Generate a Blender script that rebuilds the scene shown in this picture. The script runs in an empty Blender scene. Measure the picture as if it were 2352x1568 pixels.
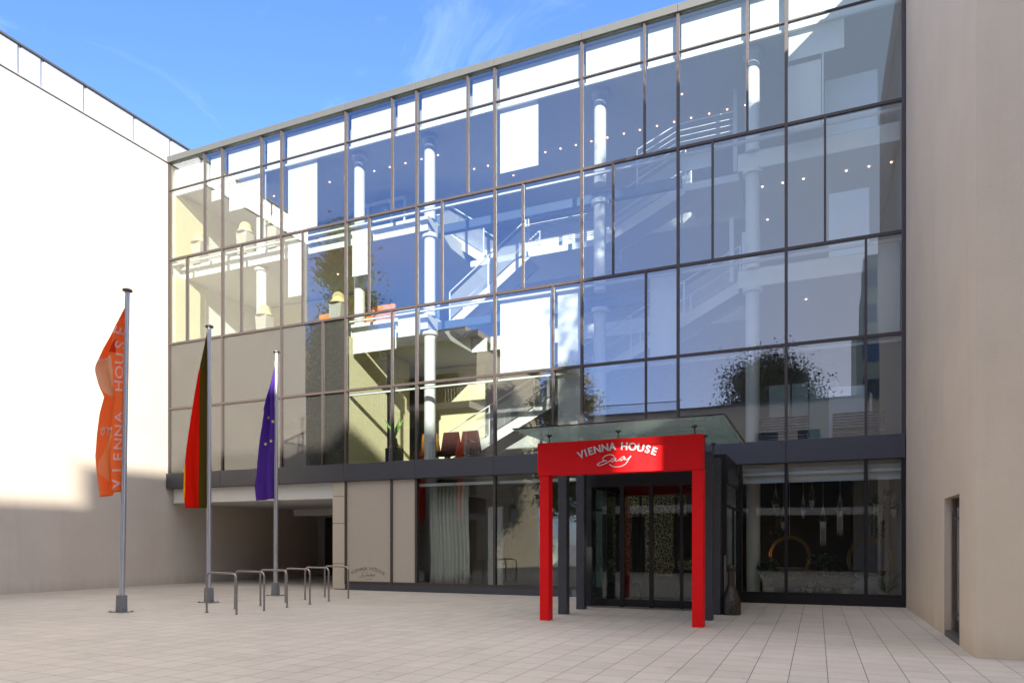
import bpy, bmesh, math, random
from mathutils import Vector, Matrix, noise
random.seed(7)
R = math.radians
scene = bpy.context.scene
C = scene.collection

# ------------------------------------------------------------------ camera
YAW = R(23.4)
cam = bpy.data.cameras.new("camera"); cam_o = bpy.data.objects.new("camera", cam); C.objects.link(cam_o)
cam_o.location = (0, 0, 1.6); cam_o.rotation_euler = (R(90), 0, YAW)
cam.sensor_width = 36; cam.lens = 36 * 1619.1 / 2352
cam.shift_y = (1246.6 - 784) / 2352; cam.clip_start = .05; cam.clip_end = 2000
scene.camera = cam_o
# ------------------------------------------------------------------ sky and sun
SUN = Vector((.53, -1.0, .44)).normalized()
elev = math.asin(SUN.z); azim = math.atan2(SUN.x, SUN.y)
w = bpy.data.worlds.new("World"); scene.world = w; w.use_nodes = True
nt = w.node_tree; N = nt.nodes; L = nt.links; N.clear()
out = N.new('ShaderNodeOutputWorld'); bg = N.new('ShaderNodeBackground'); bg.inputs[1].default_value = .15
sky = N.new('ShaderNodeTexSky'); sky.sky_type = 'NISHITA'; sky.sun_disc = False
sky.sun_elevation = elev; sky.sun_rotation = azim; sky.air_density = 1.0; sky.dust_density = .3; sky.ozone_density = 3.0
tc = N.new('ShaderNodeTexCoord')
mp = N.new('ShaderNodeMapping'); mp.inputs['Scale'].default_value = (2.2, 2.2, 5.5); mp.inputs['Rotation'].default_value = (.3, .5, .4); mp.inputs['Location'].default_value = (-.35, .1, -.25)
nz = N.new('ShaderNodeTexNoise'); nz.inputs['Scale'].default_value = 1.6; nz.inputs['Detail'].default_value = 9; nz.inputs['Roughness'].default_value = .62; nz.inputs['Distortion'].default_value = .9
rp = N.new('ShaderNodeValToRGB'); rp.color_ramp.elements[0].position = .56; rp.color_ramp.elements[0].color = (0, 0, 0, 1)
rp.color_ramp.elements[1].position = .86; rp.color_ramp.elements[1].color = (.22, .22, .22, 1)
mx = N.new('ShaderNodeMix'); mx.data_type = 'RGBA'; mx.inputs[7].default_value = (4.5, 5.2, 6.2, 1)
tn = N.new('ShaderNodeMix'); tn.data_type = 'RGBA'; tn.blend_type = 'MULTIPLY'; tn.inputs[0].default_value = 1; tn.inputs[7].default_value = (.53, .645, 1.04, 1)
L.new(tc.outputs['Generated'], mp.inputs[0]); L.new(mp.outputs[0], nz.inputs[0]); L.new(nz.outputs[0], rp.inputs[0])
L.new(sky.outputs[0], tn.inputs[6]); L.new(tn.outputs[2], mx.inputs[6]); L.new(rp.outputs[0], mx.inputs[0])
# pale lavender haze low in the sky on the sun's side, towards -Y
sq = N.new('ShaderNodeSeparateXYZ'); L.new(tc.outputs['Generated'], sq.inputs[0])
h1 = N.new('ShaderNodeMapRange'); h1.interpolation_type = 'SMOOTHSTEP'; h1.inputs[1].default_value = -.48; h1.inputs[2].default_value = .05; L.new(sq.outputs[0], h1.inputs[0])
h2 = N.new('ShaderNodeMapRange'); h2.interpolation_type = 'SMOOTHSTEP'; h2.inputs[1].default_value = -.1; h2.inputs[2].default_value = -.5; L.new(sq.outputs[1], h2.inputs[0])
h3 = N.new('ShaderNodeMath'); h3.operation = 'MULTIPLY'; L.new(h1.outputs[0], h3.inputs[0]); L.new(h2.outputs[0], h3.inputs[1])
hr = N.new('ShaderNodeValToRGB'); e_ = hr.color_ramp.elements; e_[0].position = .08; e_[0].color = (3.2, 3.25, 4.1, 1); e_[1].position = .62; e_[1].color = (1.35, 1.8, 2.4, 1)
L.new(sq.outputs[2], hr.inputs[0])
hx = N.new('ShaderNodeMix'); hx.data_type = 'RGBA'; L.new(h3.outputs[0], hx.inputs[0]); L.new(mx.outputs[2], hx.inputs[6]); L.new(hr.outputs[0], hx.inputs[7])
# warm bright veil added overhead to light the shaded plaza, outside camera and reflections
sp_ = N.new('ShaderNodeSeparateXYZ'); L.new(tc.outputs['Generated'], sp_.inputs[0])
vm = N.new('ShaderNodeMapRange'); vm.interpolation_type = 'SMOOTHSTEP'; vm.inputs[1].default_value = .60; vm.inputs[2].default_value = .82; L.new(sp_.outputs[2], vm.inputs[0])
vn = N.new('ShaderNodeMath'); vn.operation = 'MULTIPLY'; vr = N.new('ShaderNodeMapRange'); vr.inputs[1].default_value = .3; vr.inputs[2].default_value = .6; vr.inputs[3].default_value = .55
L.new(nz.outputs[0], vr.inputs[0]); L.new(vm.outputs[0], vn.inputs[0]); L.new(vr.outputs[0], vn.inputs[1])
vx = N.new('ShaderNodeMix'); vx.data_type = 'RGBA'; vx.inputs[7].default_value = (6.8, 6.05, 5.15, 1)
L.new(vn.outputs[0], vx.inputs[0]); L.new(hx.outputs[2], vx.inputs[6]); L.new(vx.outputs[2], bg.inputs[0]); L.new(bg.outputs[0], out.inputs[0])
sl = bpy.data.lights.new("sun", 'SUN'); so = bpy.data.objects.new("sun", sl); C.objects.link(so)
sl.energy = 4.6; sl.angle = R(.5); sl.color = (1, .93, .82)
so.location = (20, -40, 40); so.rotation_euler = SUN.to_track_quat('Z', 'Y').to_euler()
scene.view_settings.view_transform = 'Standard'; scene.view_settings.look = 'None'
scene.view_settings.exposure = 1.54; scene.view_settings.gamma = 1
scene.cycles.transparent_max_bounces = 24; scene.cycles.max_bounces = 10; scene.cycles.glossy_bounces = 6
scene.cycles.diffuse_bounces = 5; scene.cycles.use_denoising = True; scene.cycles.caustics_reflective = False
scene.cycles.sample_clamp_indirect = 6

# ------------------------------------------------------------------ materials
MATS = {}
def mat(name, col, rough=.6, metal=0, spec=.5, noise_amt=0, nscale=5, bump=0, bscale=200, coat=0, stretch=None, emit=None, estr=0, trans=0):
    if name in MATS: return MATS[name]
    m = bpy.data.materials.new(name); m.use_nodes = True; MATS[name] = m
    n = m.node_tree.nodes; l = m.node_tree.links; p = n['Principled BSDF']
    p.inputs['Base Color'].default_value = (*col, 1); p.inputs['Roughness'].default_value = rough
    p.inputs['Metallic'].default_value = metal; p.inputs['Specular IOR Level'].default_value = spec
    if coat: p.inputs['Coat Weight'].default_value = coat; p.inputs['Coat Roughness'].default_value = .08
    if emit: p.inputs['Emission Color'].default_value = (*emit, 1); p.inputs['Emission Strength'].default_value = estr
    t = n.new('ShaderNodeTexCoord')
    if noise_amt:
        mpn = n.new('ShaderNodeMapping'); l.new(t.outputs['Object'], mpn.inputs[0])
        if stretch: mpn.inputs['Scale'].default_value = stretch
        a = n.new('ShaderNodeTexNoise'); a.inputs['Scale'].default_value = nscale; a.inputs['Detail'].default_value = 6; a.inputs['Roughness'].default_value = .6
        l.new(mpn.outputs[0], a.inputs[0])
        r = n.new('ShaderNodeMapRange'); r.inputs[1].default_value = .3; r.inputs[2].default_value = .7
        r.inputs[3].default_value = 1 - noise_amt; r.inputs[4].default_value = 1 + noise_amt
        l.new(a.outputs[0], r.inputs[0])
        v = n.new('ShaderNodeMix'); v.data_type = 'RGBA'; v.blend_type = 'MULTIPLY'; v.inputs[0].default_value = 1; v.inputs[6].default_value = (*col, 1)
        l.new(r.outputs[0], v.inputs[7]); l.new(v.outputs[2], p.inputs['Base Color'])
    if bump:
        b = n.new('ShaderNodeTexNoise'); b.inputs['Scale'].default_value = bscale; b.inputs['Detail'].default_value = 3
        l.new(t.outputs['Object'], b.inputs[0])
        bb = n.new('ShaderNodeBump'); bb.inputs['Strength'].default_value = bump; bb.inputs['Distance'].default_value = .01
        l.new(b.outputs[0], bb.inputs['Height']); l.new(bb.outputs[0], p.inputs['Normal'])
    return m

def glass(name, tint, f0, wob=.0):
    m = bpy.data.materials.new(name); m.use_nodes = True; MATS[name] = m
    n = m.node_tree.nodes; l = m.node_tree.links; n.clear()
    o = n.new('ShaderNodeOutputMaterial'); mixs = n.new('ShaderNodeMixShader')
    tr = n.new('ShaderNodeBsdfTransparent'); tr.inputs[0].default_value = (*tint, 1)
    gl = n.new('ShaderNodeBsdfGlossy'); gl.inputs['Roughness'].default_value = 0.0; gl.inputs[0].default_value = (.95, .97, 1, 1)
    lw = n.new('ShaderNodeLayerWeight'); lw.inputs[0].default_value = .5
    pw = n.new('ShaderNodeMath'); pw.operation = 'POWER'; pw.inputs[1].default_value = 4
    mr = n.new('ShaderNodeMapRange'); mr.inputs[3].default_value = f0; mr.inputs[4].default_value = .95
    l.new(lw.outputs['Facing'], pw.inputs[0]); l.new(pw.outputs[0], mr.inputs[0])
    l.new(mr.outputs[0], mixs.inputs[0]); l.new(tr.outputs[0], mixs.inputs[1]); l.new(gl.outputs[0], mixs.inputs[2])
    if wob:
        t = n.new('ShaderNodeTexCoord'); b = n.new('ShaderNodeTexNoise'); b.inputs['Scale'].default_value = .55; b.inputs['Detail'].default_value = 1
        l.new(t.outputs['Object'], b.inputs[0])
        bb = n.new('ShaderNodeBump'); bb.inputs['Strength'].default_value = 1; bb.inputs['Distance'].default_value = wob
        l.new(b.outputs[0], bb.inputs['Height']); l.new(bb.outputs[0], gl.inputs['Normal'])
    l.new(mixs.outputs[0], o.inputs[0])
    return m

def plaster(name, col, dirt=.35):
    m = mat(name, col, .9, noise_amt=.05, nscale=.6, bump=.5, bscale=75)
    n = m.node_tree.nodes; l = m.node_tree.links; p = n['Principled BSDF']
    src = p.inputs['Base Color'].links[0].from_socket
    g = n.new('ShaderNodeNewGeometry'); s = n.new('ShaderNodeSeparateXYZ'); l.new(g.outputs['Position'], s.inputs[0])
    st = n.new('ShaderNodeTexNoise'); st.inputs['Scale'].default_value = 1.2; st.inputs['Detail'].default_value = 7
    mm = n.new('ShaderNodeMapping'); mm.inputs['Scale'].default_value = (3, 3, .25); l.new(g.outputs['Position'], mm.inputs[0]); l.new(mm.outputs[0], st.inputs[0])
    # splash dirt band at the foot, ragged edge; faint run-off streaks above
    a = n.new('ShaderNodeMath'); a.operation = 'MULTIPLY'; a.inputs[1].default_value = .7; l.new(st.outputs[0], a.inputs[0])
    b = n.new('ShaderNodeMath'); b.operation = 'SUBTRACT'; l.new(a.outputs[0], b.inputs[0]); l.new(s.outputs[2], b.inputs[1])
    c = n.new('ShaderNodeMapRange'); c.inputs[1].default_value = -.05; c.inputs[2].default_value = .42; c.inputs[4].default_value = dirt; l.new(b.outputs[0], c.inputs[0])
    d = n.new('ShaderNodeMapRange'); d.inputs[1].default_value = .55; d.inputs[2].default_value = .8; d.inputs[4].default_value = .10; l.new(st.outputs[0], d.inputs[0])
    e = n.new('ShaderNodeMath'); e.operation = 'MAXIMUM'; l.new(c.outputs[0], e.inputs[0]); l.new(d.outputs[0], e.inputs[1])
    f = n.new('ShaderNodeMix'); f.data_type = 'RGBA'; f.inputs[7].default_value = (col[0] * .55, col[1] * .5, col[2] * .42, 1)
    l.new(e.outputs[0], f.inputs[0]); l.new(src, f.inputs[6]); l.new(f.outputs[2], p.inputs['Base Color'])
    return m

GL = glass('facade_glass', (.92, .955, .95), .13, .002)
GLD = glass('spandrel_glass', (.90, .91, .91), .095, .0010)
GLG = glass('ground_glass', (.90, .93, .92), .055, .0015)
GLC = glass('canopy_glass', (.82, .90, .89), .20)
def frit(m):   # greenish ceramic frit over part of the canopy glass
    n = m.node_tree.nodes; l = m.node_tree.links; o = [q for q in n if q.type == 'OUTPUT_MATERIAL'][0]; src = o.inputs[0].links[0].from_socket
    d = n.new('ShaderNodeBsdfDiffuse'); t = n.new('ShaderNodeBsdfTranslucent'); a = n.new('ShaderNodeMixShader'); b = n.new('ShaderNodeMixShader')
    for q in (d, t): q.inputs[0].default_value = (.36, .47, .45, 1)
    a.inputs[0].default_value = .5; b.inputs[0].default_value = .34
    l.new(d.outputs[0], a.inputs[1]); l.new(t.outputs[0], a.inputs[2]); l.new(src, b.inputs[1]); l.new(a.outputs[0], b.inputs[2]); l.new(b.outputs[0], o.inputs[0])
frit(GLC)
GLV = glass('door_glass', (.74, .80, .78), .06)
FR = mat('mullion_metal', (.062, .048, .045), .5, .1, noise_amt=.12, nscale=12)
BAND = mat('band_metal', (.066, .070, .084), .42, .25, noise_amt=.06, nscale=1.5)
CAP = mat('cap_metal', (.085, .09, .088), .6, .1, noise_amt=.05)
WALLL = plaster('plaster_cream', (.69, .61, .51))
WALLR = plaster('plaster_beige', (.68, .585, .445))
ZINC = mat('zinc_panel', (.55, .56, .55), .45, .3, noise_amt=.1, nscale=2, stretch=(1, 6, .4))
WHITE = mat('white_paint', (.64, .64, .61), .7, noise_amt=.03, nscale=1)
CEIL = mat('interior_ceiling', (.50, .49, .45), .8, noise_amt=.03)
IWALL = mat('interior_wall', (.42, .43, .42), .8, noise_amt=.05)
CREAM = mat('interior_cream_wall', (.68, .61, .38), .8, noise_amt=.04)
IFLR = mat('interior_floor', (.14, .13, .12), .4, noise_amt=.1)
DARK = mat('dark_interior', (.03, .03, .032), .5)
BLIND = mat('blind_fabric', (.64, .64, .61), .9, noise_amt=.03, nscale=40, stretch=(1, 1, .05), bump=.1, bscale=300)
STEEL = mat('brushed_steel', (.30, .27, .245), .36, .8, noise_amt=.1, nscale=30)
GALV = mat('galvanised_steel', (.24, .25, .26), .55, .5, noise_amt=.25, nscale=25)
ALU = mat('pole_aluminium', (.50, .50, .52), .35, .75, noise_amt=.04)
RAILM = mat('rail_steel', (.72, .74, .76), .5, .1)
RED = mat('red_coating', (.80, .004, .007), .55, noise_amt=.04, nscale=3, bump=.12, bscale=400, spec=.25)
PORT = mat('portal_grey', (.060, .064, .076), .45, .2, noise_amt=.08, nscale=3, bump=.08, bscale=400)
BLACK = mat('black_frame', (.018, .018, .022), .35, .3)
LET = mat('sign_letter', (.66, .62, .64), .4, .2)
LETD = mat('dark_letter', (.10, .10, .09), .6)
BRONZE = mat('bin_iron', (.085, .073, .065), .42, .7, noise_amt=.4, nscale=14, bump=.2, bscale=60)
FROST = mat('frosted_panel', (.47, .42, .36), .28, 0, .6, noise_amt=.03)
STONE = mat('stone_cladding', (.52, .47, .38), .6, noise_amt=.06, nscale=30)
GOLD = mat('gold_hoop', (.55, .33, .08), .4, .6)
ORANGE = mat('orange_fabric', (.75, .22, .03), .9, noise_amt=.1, nscale=8)
WICK = mat('wicker', (.62, .52, .26), .8, noise_amt=.25, nscale=60)
GREYBOX = mat('pedestal_paint', (.36, .34, .29), .5)
LEAF = mat('houseplant_leaf', (.035, .085, .03), .45, noise_amt=.3, nscale=5)
ROPE = mat('cotton_rope', (.52, .45, .36), .95, noise_amt=.2, nscale=60)
POT = mat('pot_clay', (.42, .33, .26), .8, noise_amt=.1)
LAMP = mat('lamp_glow', (.9, .7, .5), .5, emit=(1, .55, .38), estr=2.6)
BULB = mat('bulb_glow', (.9, .6, .3), .5, emit=(1, .5, .12), estr=30)

def leafmat(name, a, b, tr=.45):
    m = bpy.data.materials.new(name); m.use_nodes = True
    n = m.node_tree.nodes; l = m.node_tree.links; p = n['Principled BSDF']; p.inputs['Roughness'].default_value = .55
    g = n.new('ShaderNodeNewGeometry'); r = n.new('ShaderNodeValToRGB')
    r.color_ramp.elements[0].color = (*a, 1); r.color_ramp.elements[1].color = (*b, 1)
    l.new(g.outputs['Random Per Island'], r.inputs[0]); l.new(r.outputs[0], p.inputs['Base Color'])
    if tr:
        t = n.new('ShaderNodeBsdfTranslucent'); mxs = n.new('ShaderNodeMixShader'); mxs.inputs[0].default_value = tr; l.new(r.outputs[0], t.inputs[0])
        l.new(p.outputs[0], mxs.inputs[1]); l.new(t.outputs[0], mxs.inputs[2]); l.new(mxs.outputs[0], n['Material Output'].inputs[0])
    return m
LG = leafmat('leaf_green', (.06, .10, .02), (.30, .28, .05))
LY = leafmat('leaf_autumn', (.05, .07, .015), (.30, .20, .03))
LR = leafmat('leaf_dark', (.02, .03, .012), (.07, .05, .02), 0)
BARK = mat('bark', (.10, .08, .06), .9, noise_amt=.3, nscale=10)

# paving: pale granite slabs with continuous joints running to the facade
def paving():
    m = bpy.data.materials.new('paving'); m.use_nodes = True; n = m.node_tree.nodes; l = m.node_tree.links; p = n['Principled BSDF']
    g = n.new('ShaderNodeNewGeometry'); s = n.new('ShaderNodeSeparateXYZ'); l.new(g.outputs['Position'], s.inputs[0])
    def M(op, a, b=None, c=None):
        x = n.new('ShaderNodeMath'); x.operation = op
        for i, q in enumerate((a, b, c)):
            if q is None: continue
            if isinstance(q, (int, float)): x.inputs[i].default_value = q
            else: l.new(q, x.inputs[i])
        return x.outputs[0]
    W = .43
    u = M('DIVIDE', M('ADD', s.outputs[0], 100.072), W); iu = M('FLOOR', u); fu = M('SUBTRACT', u, iu)
    wn = n.new('ShaderNodeTexWhiteNoise'); wn.noise_dimensions = '1D'; l.new(iu, wn.inputs['W'])
    v = M('ADD', M('DIVIDE', M('ADD', s.outputs[1], 209.92), .44), M('MULTIPLY', wn.outputs[0], .16)); iv = M('FLOOR', v); fv = M('SUBTRACT', v, iv)
    def line(f, wdt):
        a = M('MINIMUM', f, M('SUBTRACT', 1.0, f)); r = n.new('ShaderNodeMapRange'); r.inputs[1].default_value = wdt * .4; r.inputs[2].default_value = wdt; r.inputs[3].default_value = 1; r.inputs[4].default_value = 0
        l.new(a, r.inputs[0]); return r.outputs[0]
    joint = M('MAXIMUM', line(fu, .016), M('MULTIPLY', line(fv, .015), .9))
    cb = n.new('ShaderNodeCombineXYZ'); l.new(iu, cb.inputs[0]); l.new(iv, cb.inputs[1])
    w2 = n.new('ShaderNodeTexWhiteNoise'); w2.noise_dimensions = '2D'; l.new(cb.outputs[0], w2.inputs[0])
    big = n.new('ShaderNodeTexNoise'); big.inputs['Scale'].default_value = .35; big.inputs['Detail'].default_value = 6; l.new(g.outputs['Position'], big.inputs[0])
    med = n.new('ShaderNodeTexNoise'); med.inputs['Scale'].default_value = 4; med.inputs['Detail'].default_value = 8; med.inputs['Roughness'].default_value = .7; l.new(g.outputs['Position'], med.inputs[0])
    gr = n.new('ShaderNodeTexNoise'); gr.inputs['Scale'].default_value = 90; gr.inputs['Detail'].default_value = 2; l.new(g.outputs['Position'], gr.inputs[0])
    val = M('ADD', M('ADD', M('MULTIPLY', M('SUBTRACT', w2.outputs[0], .5), .10), M('MULTIPLY', M('SUBTRACT', big.outputs[0], .5), .35)), M('ADD', M('MULTIPLY', M('SUBTRACT', med.outputs[0], .5), .28), M('MULTIPLY', M('SUBTRACT', gr.outputs[0], .5), .3)))
    vg = n.new('ShaderNodeTexVoronoi'); vg.inputs['Scale'].default_value = 1.7; l.new(g.outputs['Position'], vg.inputs[0])
    gum = n.new('ShaderNodeMapRange'); gum.inputs[1].default_value = .035; gum.inputs[2].default_value = .055; gum.inputs[3].default_value = -.28; gum.inputs[4].default_value = 0; l.new(vg.outputs['Distance'], gum.inputs[0])
    dm = n.new('ShaderNodeTexNoise'); dm.inputs['Scale'].default_value = .9; dm.inputs['Detail'].default_value = 9; dm.inputs['Roughness'].default_value = .75; l.new(g.outputs['Position'], dm.inputs[0])
    damp = n.new('ShaderNodeMapRange'); damp.inputs[1].default_value = .56; damp.inputs[2].default_value = .72; damp.inputs[3].default_value = 0; damp.inputs[4].default_value = -.2; l.new(dm.outputs[0], damp.inputs[0])
    val = M('ADD', M('ADD', val, 1.0), M('ADD', gum.outputs[0], damp.outputs[0]))
    c = n.new('ShaderNodeMix'); c.data_type = 'RGBA'; c.blend_type = 'MULTIPLY'; c.inputs[0].default_value = 1; c.inputs[6].default_value = (.425, .405, .388, 1); l.new(val, c.inputs[7])
    d = n.new('ShaderNodeMix'); d.data_type = 'RGBA'; d.inputs[7].default_value = (.10, .085, .06, 1); l.new(M('MULTIPLY', joint, .85), d.inputs[0]); l.new(c.outputs[2], d.inputs[6])
    l.new(d.outputs[2], p.inputs['Base Color']); p.inputs['Roughness'].default_value = .62; p.inputs['Specular IOR Level'].default_value = .35
    b = n.new('ShaderNodeBump'); b.inputs['Strength'].default_value = .5; b.inputs['Distance'].default_value = .006
    l.new(M('SUBTRACT', M('MULTIPLY', gr.outputs[0], .3), joint), b.inputs['Height']); l.new(b.outputs[0], p.inputs['Normal'])
    return m

# ------------------------------------------------------------------ mesh helpers
class MB:
    def __init__(s): s.v = []; s.f = []; s.uv = None; s.mi = []; s.m = 0
    def box(s, x0, x1, y0, y1, z0, z1):
        if x0 > x1: x0, x1 = x1, x0
        if y0 > y1: y0, y1 = y1, y0
        if z0 > z1: z0, z1 = z1, z0
        b = len(s.v)
        s.v += [(x0, y0, z0), (x1, y0, z0), (x1, y1, z0), (x0, y1, z0), (x0, y0, z1), (x1, y0, z1), (x1, y1, z1), (x0, y1, z1)]
        s.add([(0, 3, 2, 1), (4, 5, 6, 7), (0, 1, 5, 4), (1, 2, 6, 5), (2, 3, 7, 6), (3, 0, 4, 7)], b); return s
    def add(s, fs, b):
        for f in fs: s.f.append(tuple(i + b for i in f)); s.mi.append(s.m)
    def prism(s, poly, axis, a0, a1):   # poly: 2d points; axis 'y' -> (x,z) extruded in y ; 'z' -> (x,y) ; 'x' -> (y,z)
        b = len(s.v); n = len(poly)
        for a in (a0, a1):
            for p, q in poly: s.v.append((p, a, q) if axis == 'y' else (p, q, a) if axis == 'z' else (a, p, q))
        fs = [tuple(range(n)), tuple(range(2 * n - 1, n - 1, -1))] + [(i, i + n, (i + 1) % n + n, (i + 1) % n) for i in range(n)]
        s.add(fs, b); return s
    def tube(s, pts, r, n=8, caps=True):
        pts = [Vector(p) for p in pts]; b = len(s.v); k = len(pts)
        rr = r if isinstance(r, (list, tuple)) else [r] * k
        pu = None
        for i, p in enumerate(pts):
            d = (pts[min(i + 1, k - 1)] - pts[max(i - 1, 0)]).normalized()
            if pu is None: pu = d.orthogonal().normalized()
            u = (pu - d * pu.dot(d)).normalized(); pu = u; w_ = d.cross(u)
            for j in range(n):
                a = 2 * math.pi * j / n; s.v.append(tuple(p + (u * math.cos(a) + w_ * math.sin(a)) * rr[i]))
        for i in range(k - 1): s.add([(i * n + j, i * n + (j + 1) % n, (i + 1) * n + (j + 1) % n, (i + 1) * n + j) for j in range(n)], b)
        if caps: s.add([tuple(range(n))[::-1], tuple((k - 1) * n + j for j in range(n))], b)
        return s
    def lathe(s, prof, c=(0, 0, 0), n=24):
        b = len(s.v); k = len(prof)
        for r, z in prof:
            for j in range(n):
                a = 2 * math.pi * j / n; s.v.append((c[0] + r * math.cos(a), c[1] + r * math.sin(a), c[2] + z))
        for i in range(k - 1): s.add([(i * n + j, i * n + (j + 1) % n, (i + 1) * n + (j + 1) % n, (i + 1) * n + j) for j in range(n)], b)
        s.add([tuple(range(n))[::-1], tuple((k - 1) * n + j for j in range(n))], b)
        return s
    def quad(s, a, b_, c, d):
        b = len(s.v); s.v += [tuple(a), tuple(b_), tuple(c), tuple(d)]; s.add([(0, 1, 2, 3)], b); return s
    def build(s, name, m, parent=None, smooth=False, bevel=0, local=False):
        me = bpy.data.meshes.new(name); me.from_pydata(s.v, [], s.f)
        ms = m if isinstance(m, (list, tuple)) else [m]
        for x in ms: me.materials.append(x)
        if len(ms) > 1: me.polygons.foreach_set('material_index', s.mi)
        if smooth: me.polygons.foreach_set('use_smooth', [True] * len(me.polygons))
        bm = bmesh.new(); bm.from_mesh(me); bmesh.ops.recalc_face_normals(bm, faces=bm.faces); bm.to_mesh(me); bm.free()
        if smooth: me.set_sharp_from_angle(angle=R(40))
        me.update()
        o = bpy.data.objects.new(name, me); C.objects.link(o)
        if bevel:
            bv = o.modifiers.new('bevel', 'BEVEL'); bv.width = bevel; bv.segments = 2; bv.limit_method = 'ANGLE'
        if parent: setpar(o, parent, local)
        return o
def setpar(o, parent, local=False):
    o.parent = parent
    if not local and parent.type == 'EMPTY': o.matrix_parent_inverse = Matrix.Translation(-parent.location)
def tag(o, label=None, cat=None, group=None, kind=None):
    if label: o['label'] = label
    if cat: o['category'] = cat
    if group: o['group'] = group
    if kind: o['kind'] = kind
    return o
def thing(name, loc, label, cat, group=None):
    o = bpy.data.objects.new(name, None); C.objects.link(o); o.location = loc; o.empty_display_size = .2
    return tag(o, label, cat, group)
def copy_tree(src, loc, label, rot=None):
    r = src.copy(); C.objects.link(r); r.location = loc; r['label'] = label
    if rot is not None: r.rotation_euler = rot
    for ch in src.children:
        c = ch.copy(); C.objects.link(c); c.parent = r
        for g in ch.children:
            d = g.copy(); C.objects.link(d); d.parent = c
    return r
def bxo(name, dims, m, parent, bevel=0):
    return MB().box(*dims).build(name, m, parent, bevel=bevel)

# ------------------------------------------------------------------ ground
g = MB(); g.quad((-600, -600, 0), (600, -600, 0), (600, 600, 0), (-600, 600, 0))
tag(g.build('plaza_paving', paving()), kind='structure')

# ------------------------------------------------------------------ hotel building with the glass facade
FY = 20.0; X0, X1 = -23.32, 2.02
ZA, ZB, ZC, ZBT, ZBB, ZCAP, ZTR = 12.66, 9.37, 6.84, 4.32, 3.72, 16.44, 15.37
hotel = thing('hotel_building', ((X0 + X1) / 2, FY, 0), 'four-storey hotel with a full-height glass curtain wall and dark metal band', 'building')
XA = [-23.32, -21.42, -20.52, -18.64, -17.70, -14.89, -13.01, -12.07, -10.19, -9.24, -6.40, -4.53, -3.58, -1.73, -.75, 2.02]
XB = [-23.32, -22.34, -20.52, -19.60, -17.70, -16.75, -14.89, -13.94, -12.07, -11.12, -9.24, -8.29, -6.40, -5.45, -3.58, -2.64, -.75, .19, 2.02]
XC = [-23.32, -20.52, -17.70, -15.87, -14.89, -13.02, -12.07, -9.24, -7.31, -6.40, -4.49, -3.58, -.75, 1.14, 2.02]
XG = [-14.89, -13.02, -12.07, -9.24, -6.4]
MAIN = [-23.32, -20.52, -17.70, -14.89, -12.07, -9.24, -6.40, -3.58, -.75, 2.02]
def vbar(x, z0, z1, wd): bxo('mullion', (x - wd / 2, x + wd / 2, FY - .035, FY + .10, z0, z1), FR, hotel)
for i, x in enumerate(MAIN):
    xx = x + .04 if i == 0 else x - .04 if i == len(MAIN) - 1 else x
    vbar(xx, ZBT, ZCAP, .076)
def minors(xs, z0, z1):
    for x in xs:
        if x not in MAIN: vbar(x, z0 + .04, z1 - .04, .056)
minors(XA, ZA, ZCAP + .04); minors(XB, ZB, ZA); minors(XC, ZC, ZB); minors(XC, ZBT - .04, ZC)
def hbar(z, wd, segs):
    for a, b in zip(segs[:-1], segs[1:]):
        bxo('transom', (a + .0385, b - .0385, FY - .03, FY + .09, z - wd / 2, z + wd / 2), FR, hotel)
for z in (ZA, ZB, ZC): hbar(z, .076, MAIN)
for a, b in zip(XA[:-1], XA[1:]): bxo('upper_transom', (a + .045, b - .045, FY - .02, FY + .08, ZTR - .018, ZTR + .018), FR, hotel)
def pane(x0, x1, z0, z1, m=GL, name='glass_pane'):
    b = MB(); b.box(x0 + .01, x1 - .01, -.008, .008, z0 + .01, z1 - .01)
    cx, cz = (x0 + x1) / 2, (z0 + z1) / 2; a = random.gauss(0, R(.10)); c = random.gauss(0, R(.08))
    b.v = [(x, FY + .015 + y + (x - cx) * math.sin(a) + (z - cz) * math.sin(c), z) for x, y, z in b.v]
    return b.build(name, m, hotel)
for a, b in zip(XA[:-1], XA[1:]): pane(a, b, ZA, ZCAP)
for a, b in zip(XB[:-1], XB[1:]): pane(a, b, ZB, ZA)
for z0, z1 in ((ZC, ZB), (ZBT, ZC)):
    for a, b in zip(XC[:-1], XC[1:]):
        if b <= -14.8:
            pane(a, b, z0, z1, GLD, 'spandrel_panel')
        else: pane(a, b, z0, z1)
SPB = mat('spandrel_backing', (.05, .048, .044), .6, noise_amt=.04, nscale=1)
bxo('spandrel_backing', (X0 + .1, -14.93, FY + .06, FY + .12, ZBT, ZB - .05), SPB, hotel)
# roof cap: pieces butted with hairline joints
caps = [X0 - .05] + MAIN[2:-1:1] + [X1 + .0]
for a, b in zip(caps[:-1], caps[1:]): bxo('roof_cap', (a + .004, b - .004, FY - .09, FY + .5, ZCAP, ZCAP + .23), CAP, hotel, .008)
for a, b in zip([X0 - .02] + MAIN[1:-1], MAIN[1:-1] + [X1 - .01]):
    bxo('band_panel', (a + .004, b - .004, FY - .12, FY + .2, ZBB, ZBT - .01), BAND, hotel, .006)
bxo('roof', (X0, X1, FY + .51, 30, ZCAP - .3, ZCAP + .2), CAP, hotel)
bxo('back_wall', (X0, X1, 29.0, 29.4, 0, 16.1), IWALL, hotel)
bxo('end_wall', (X1 - .02, X1 + .25, FY + .11, 28.9, 0, 16.1), IWALL, hotel)
bxo('end_wall', (X0 - .25, X0 + .02, FY + .11, 28.9, 3.3, 16.1), WHITE, hotel)
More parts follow.
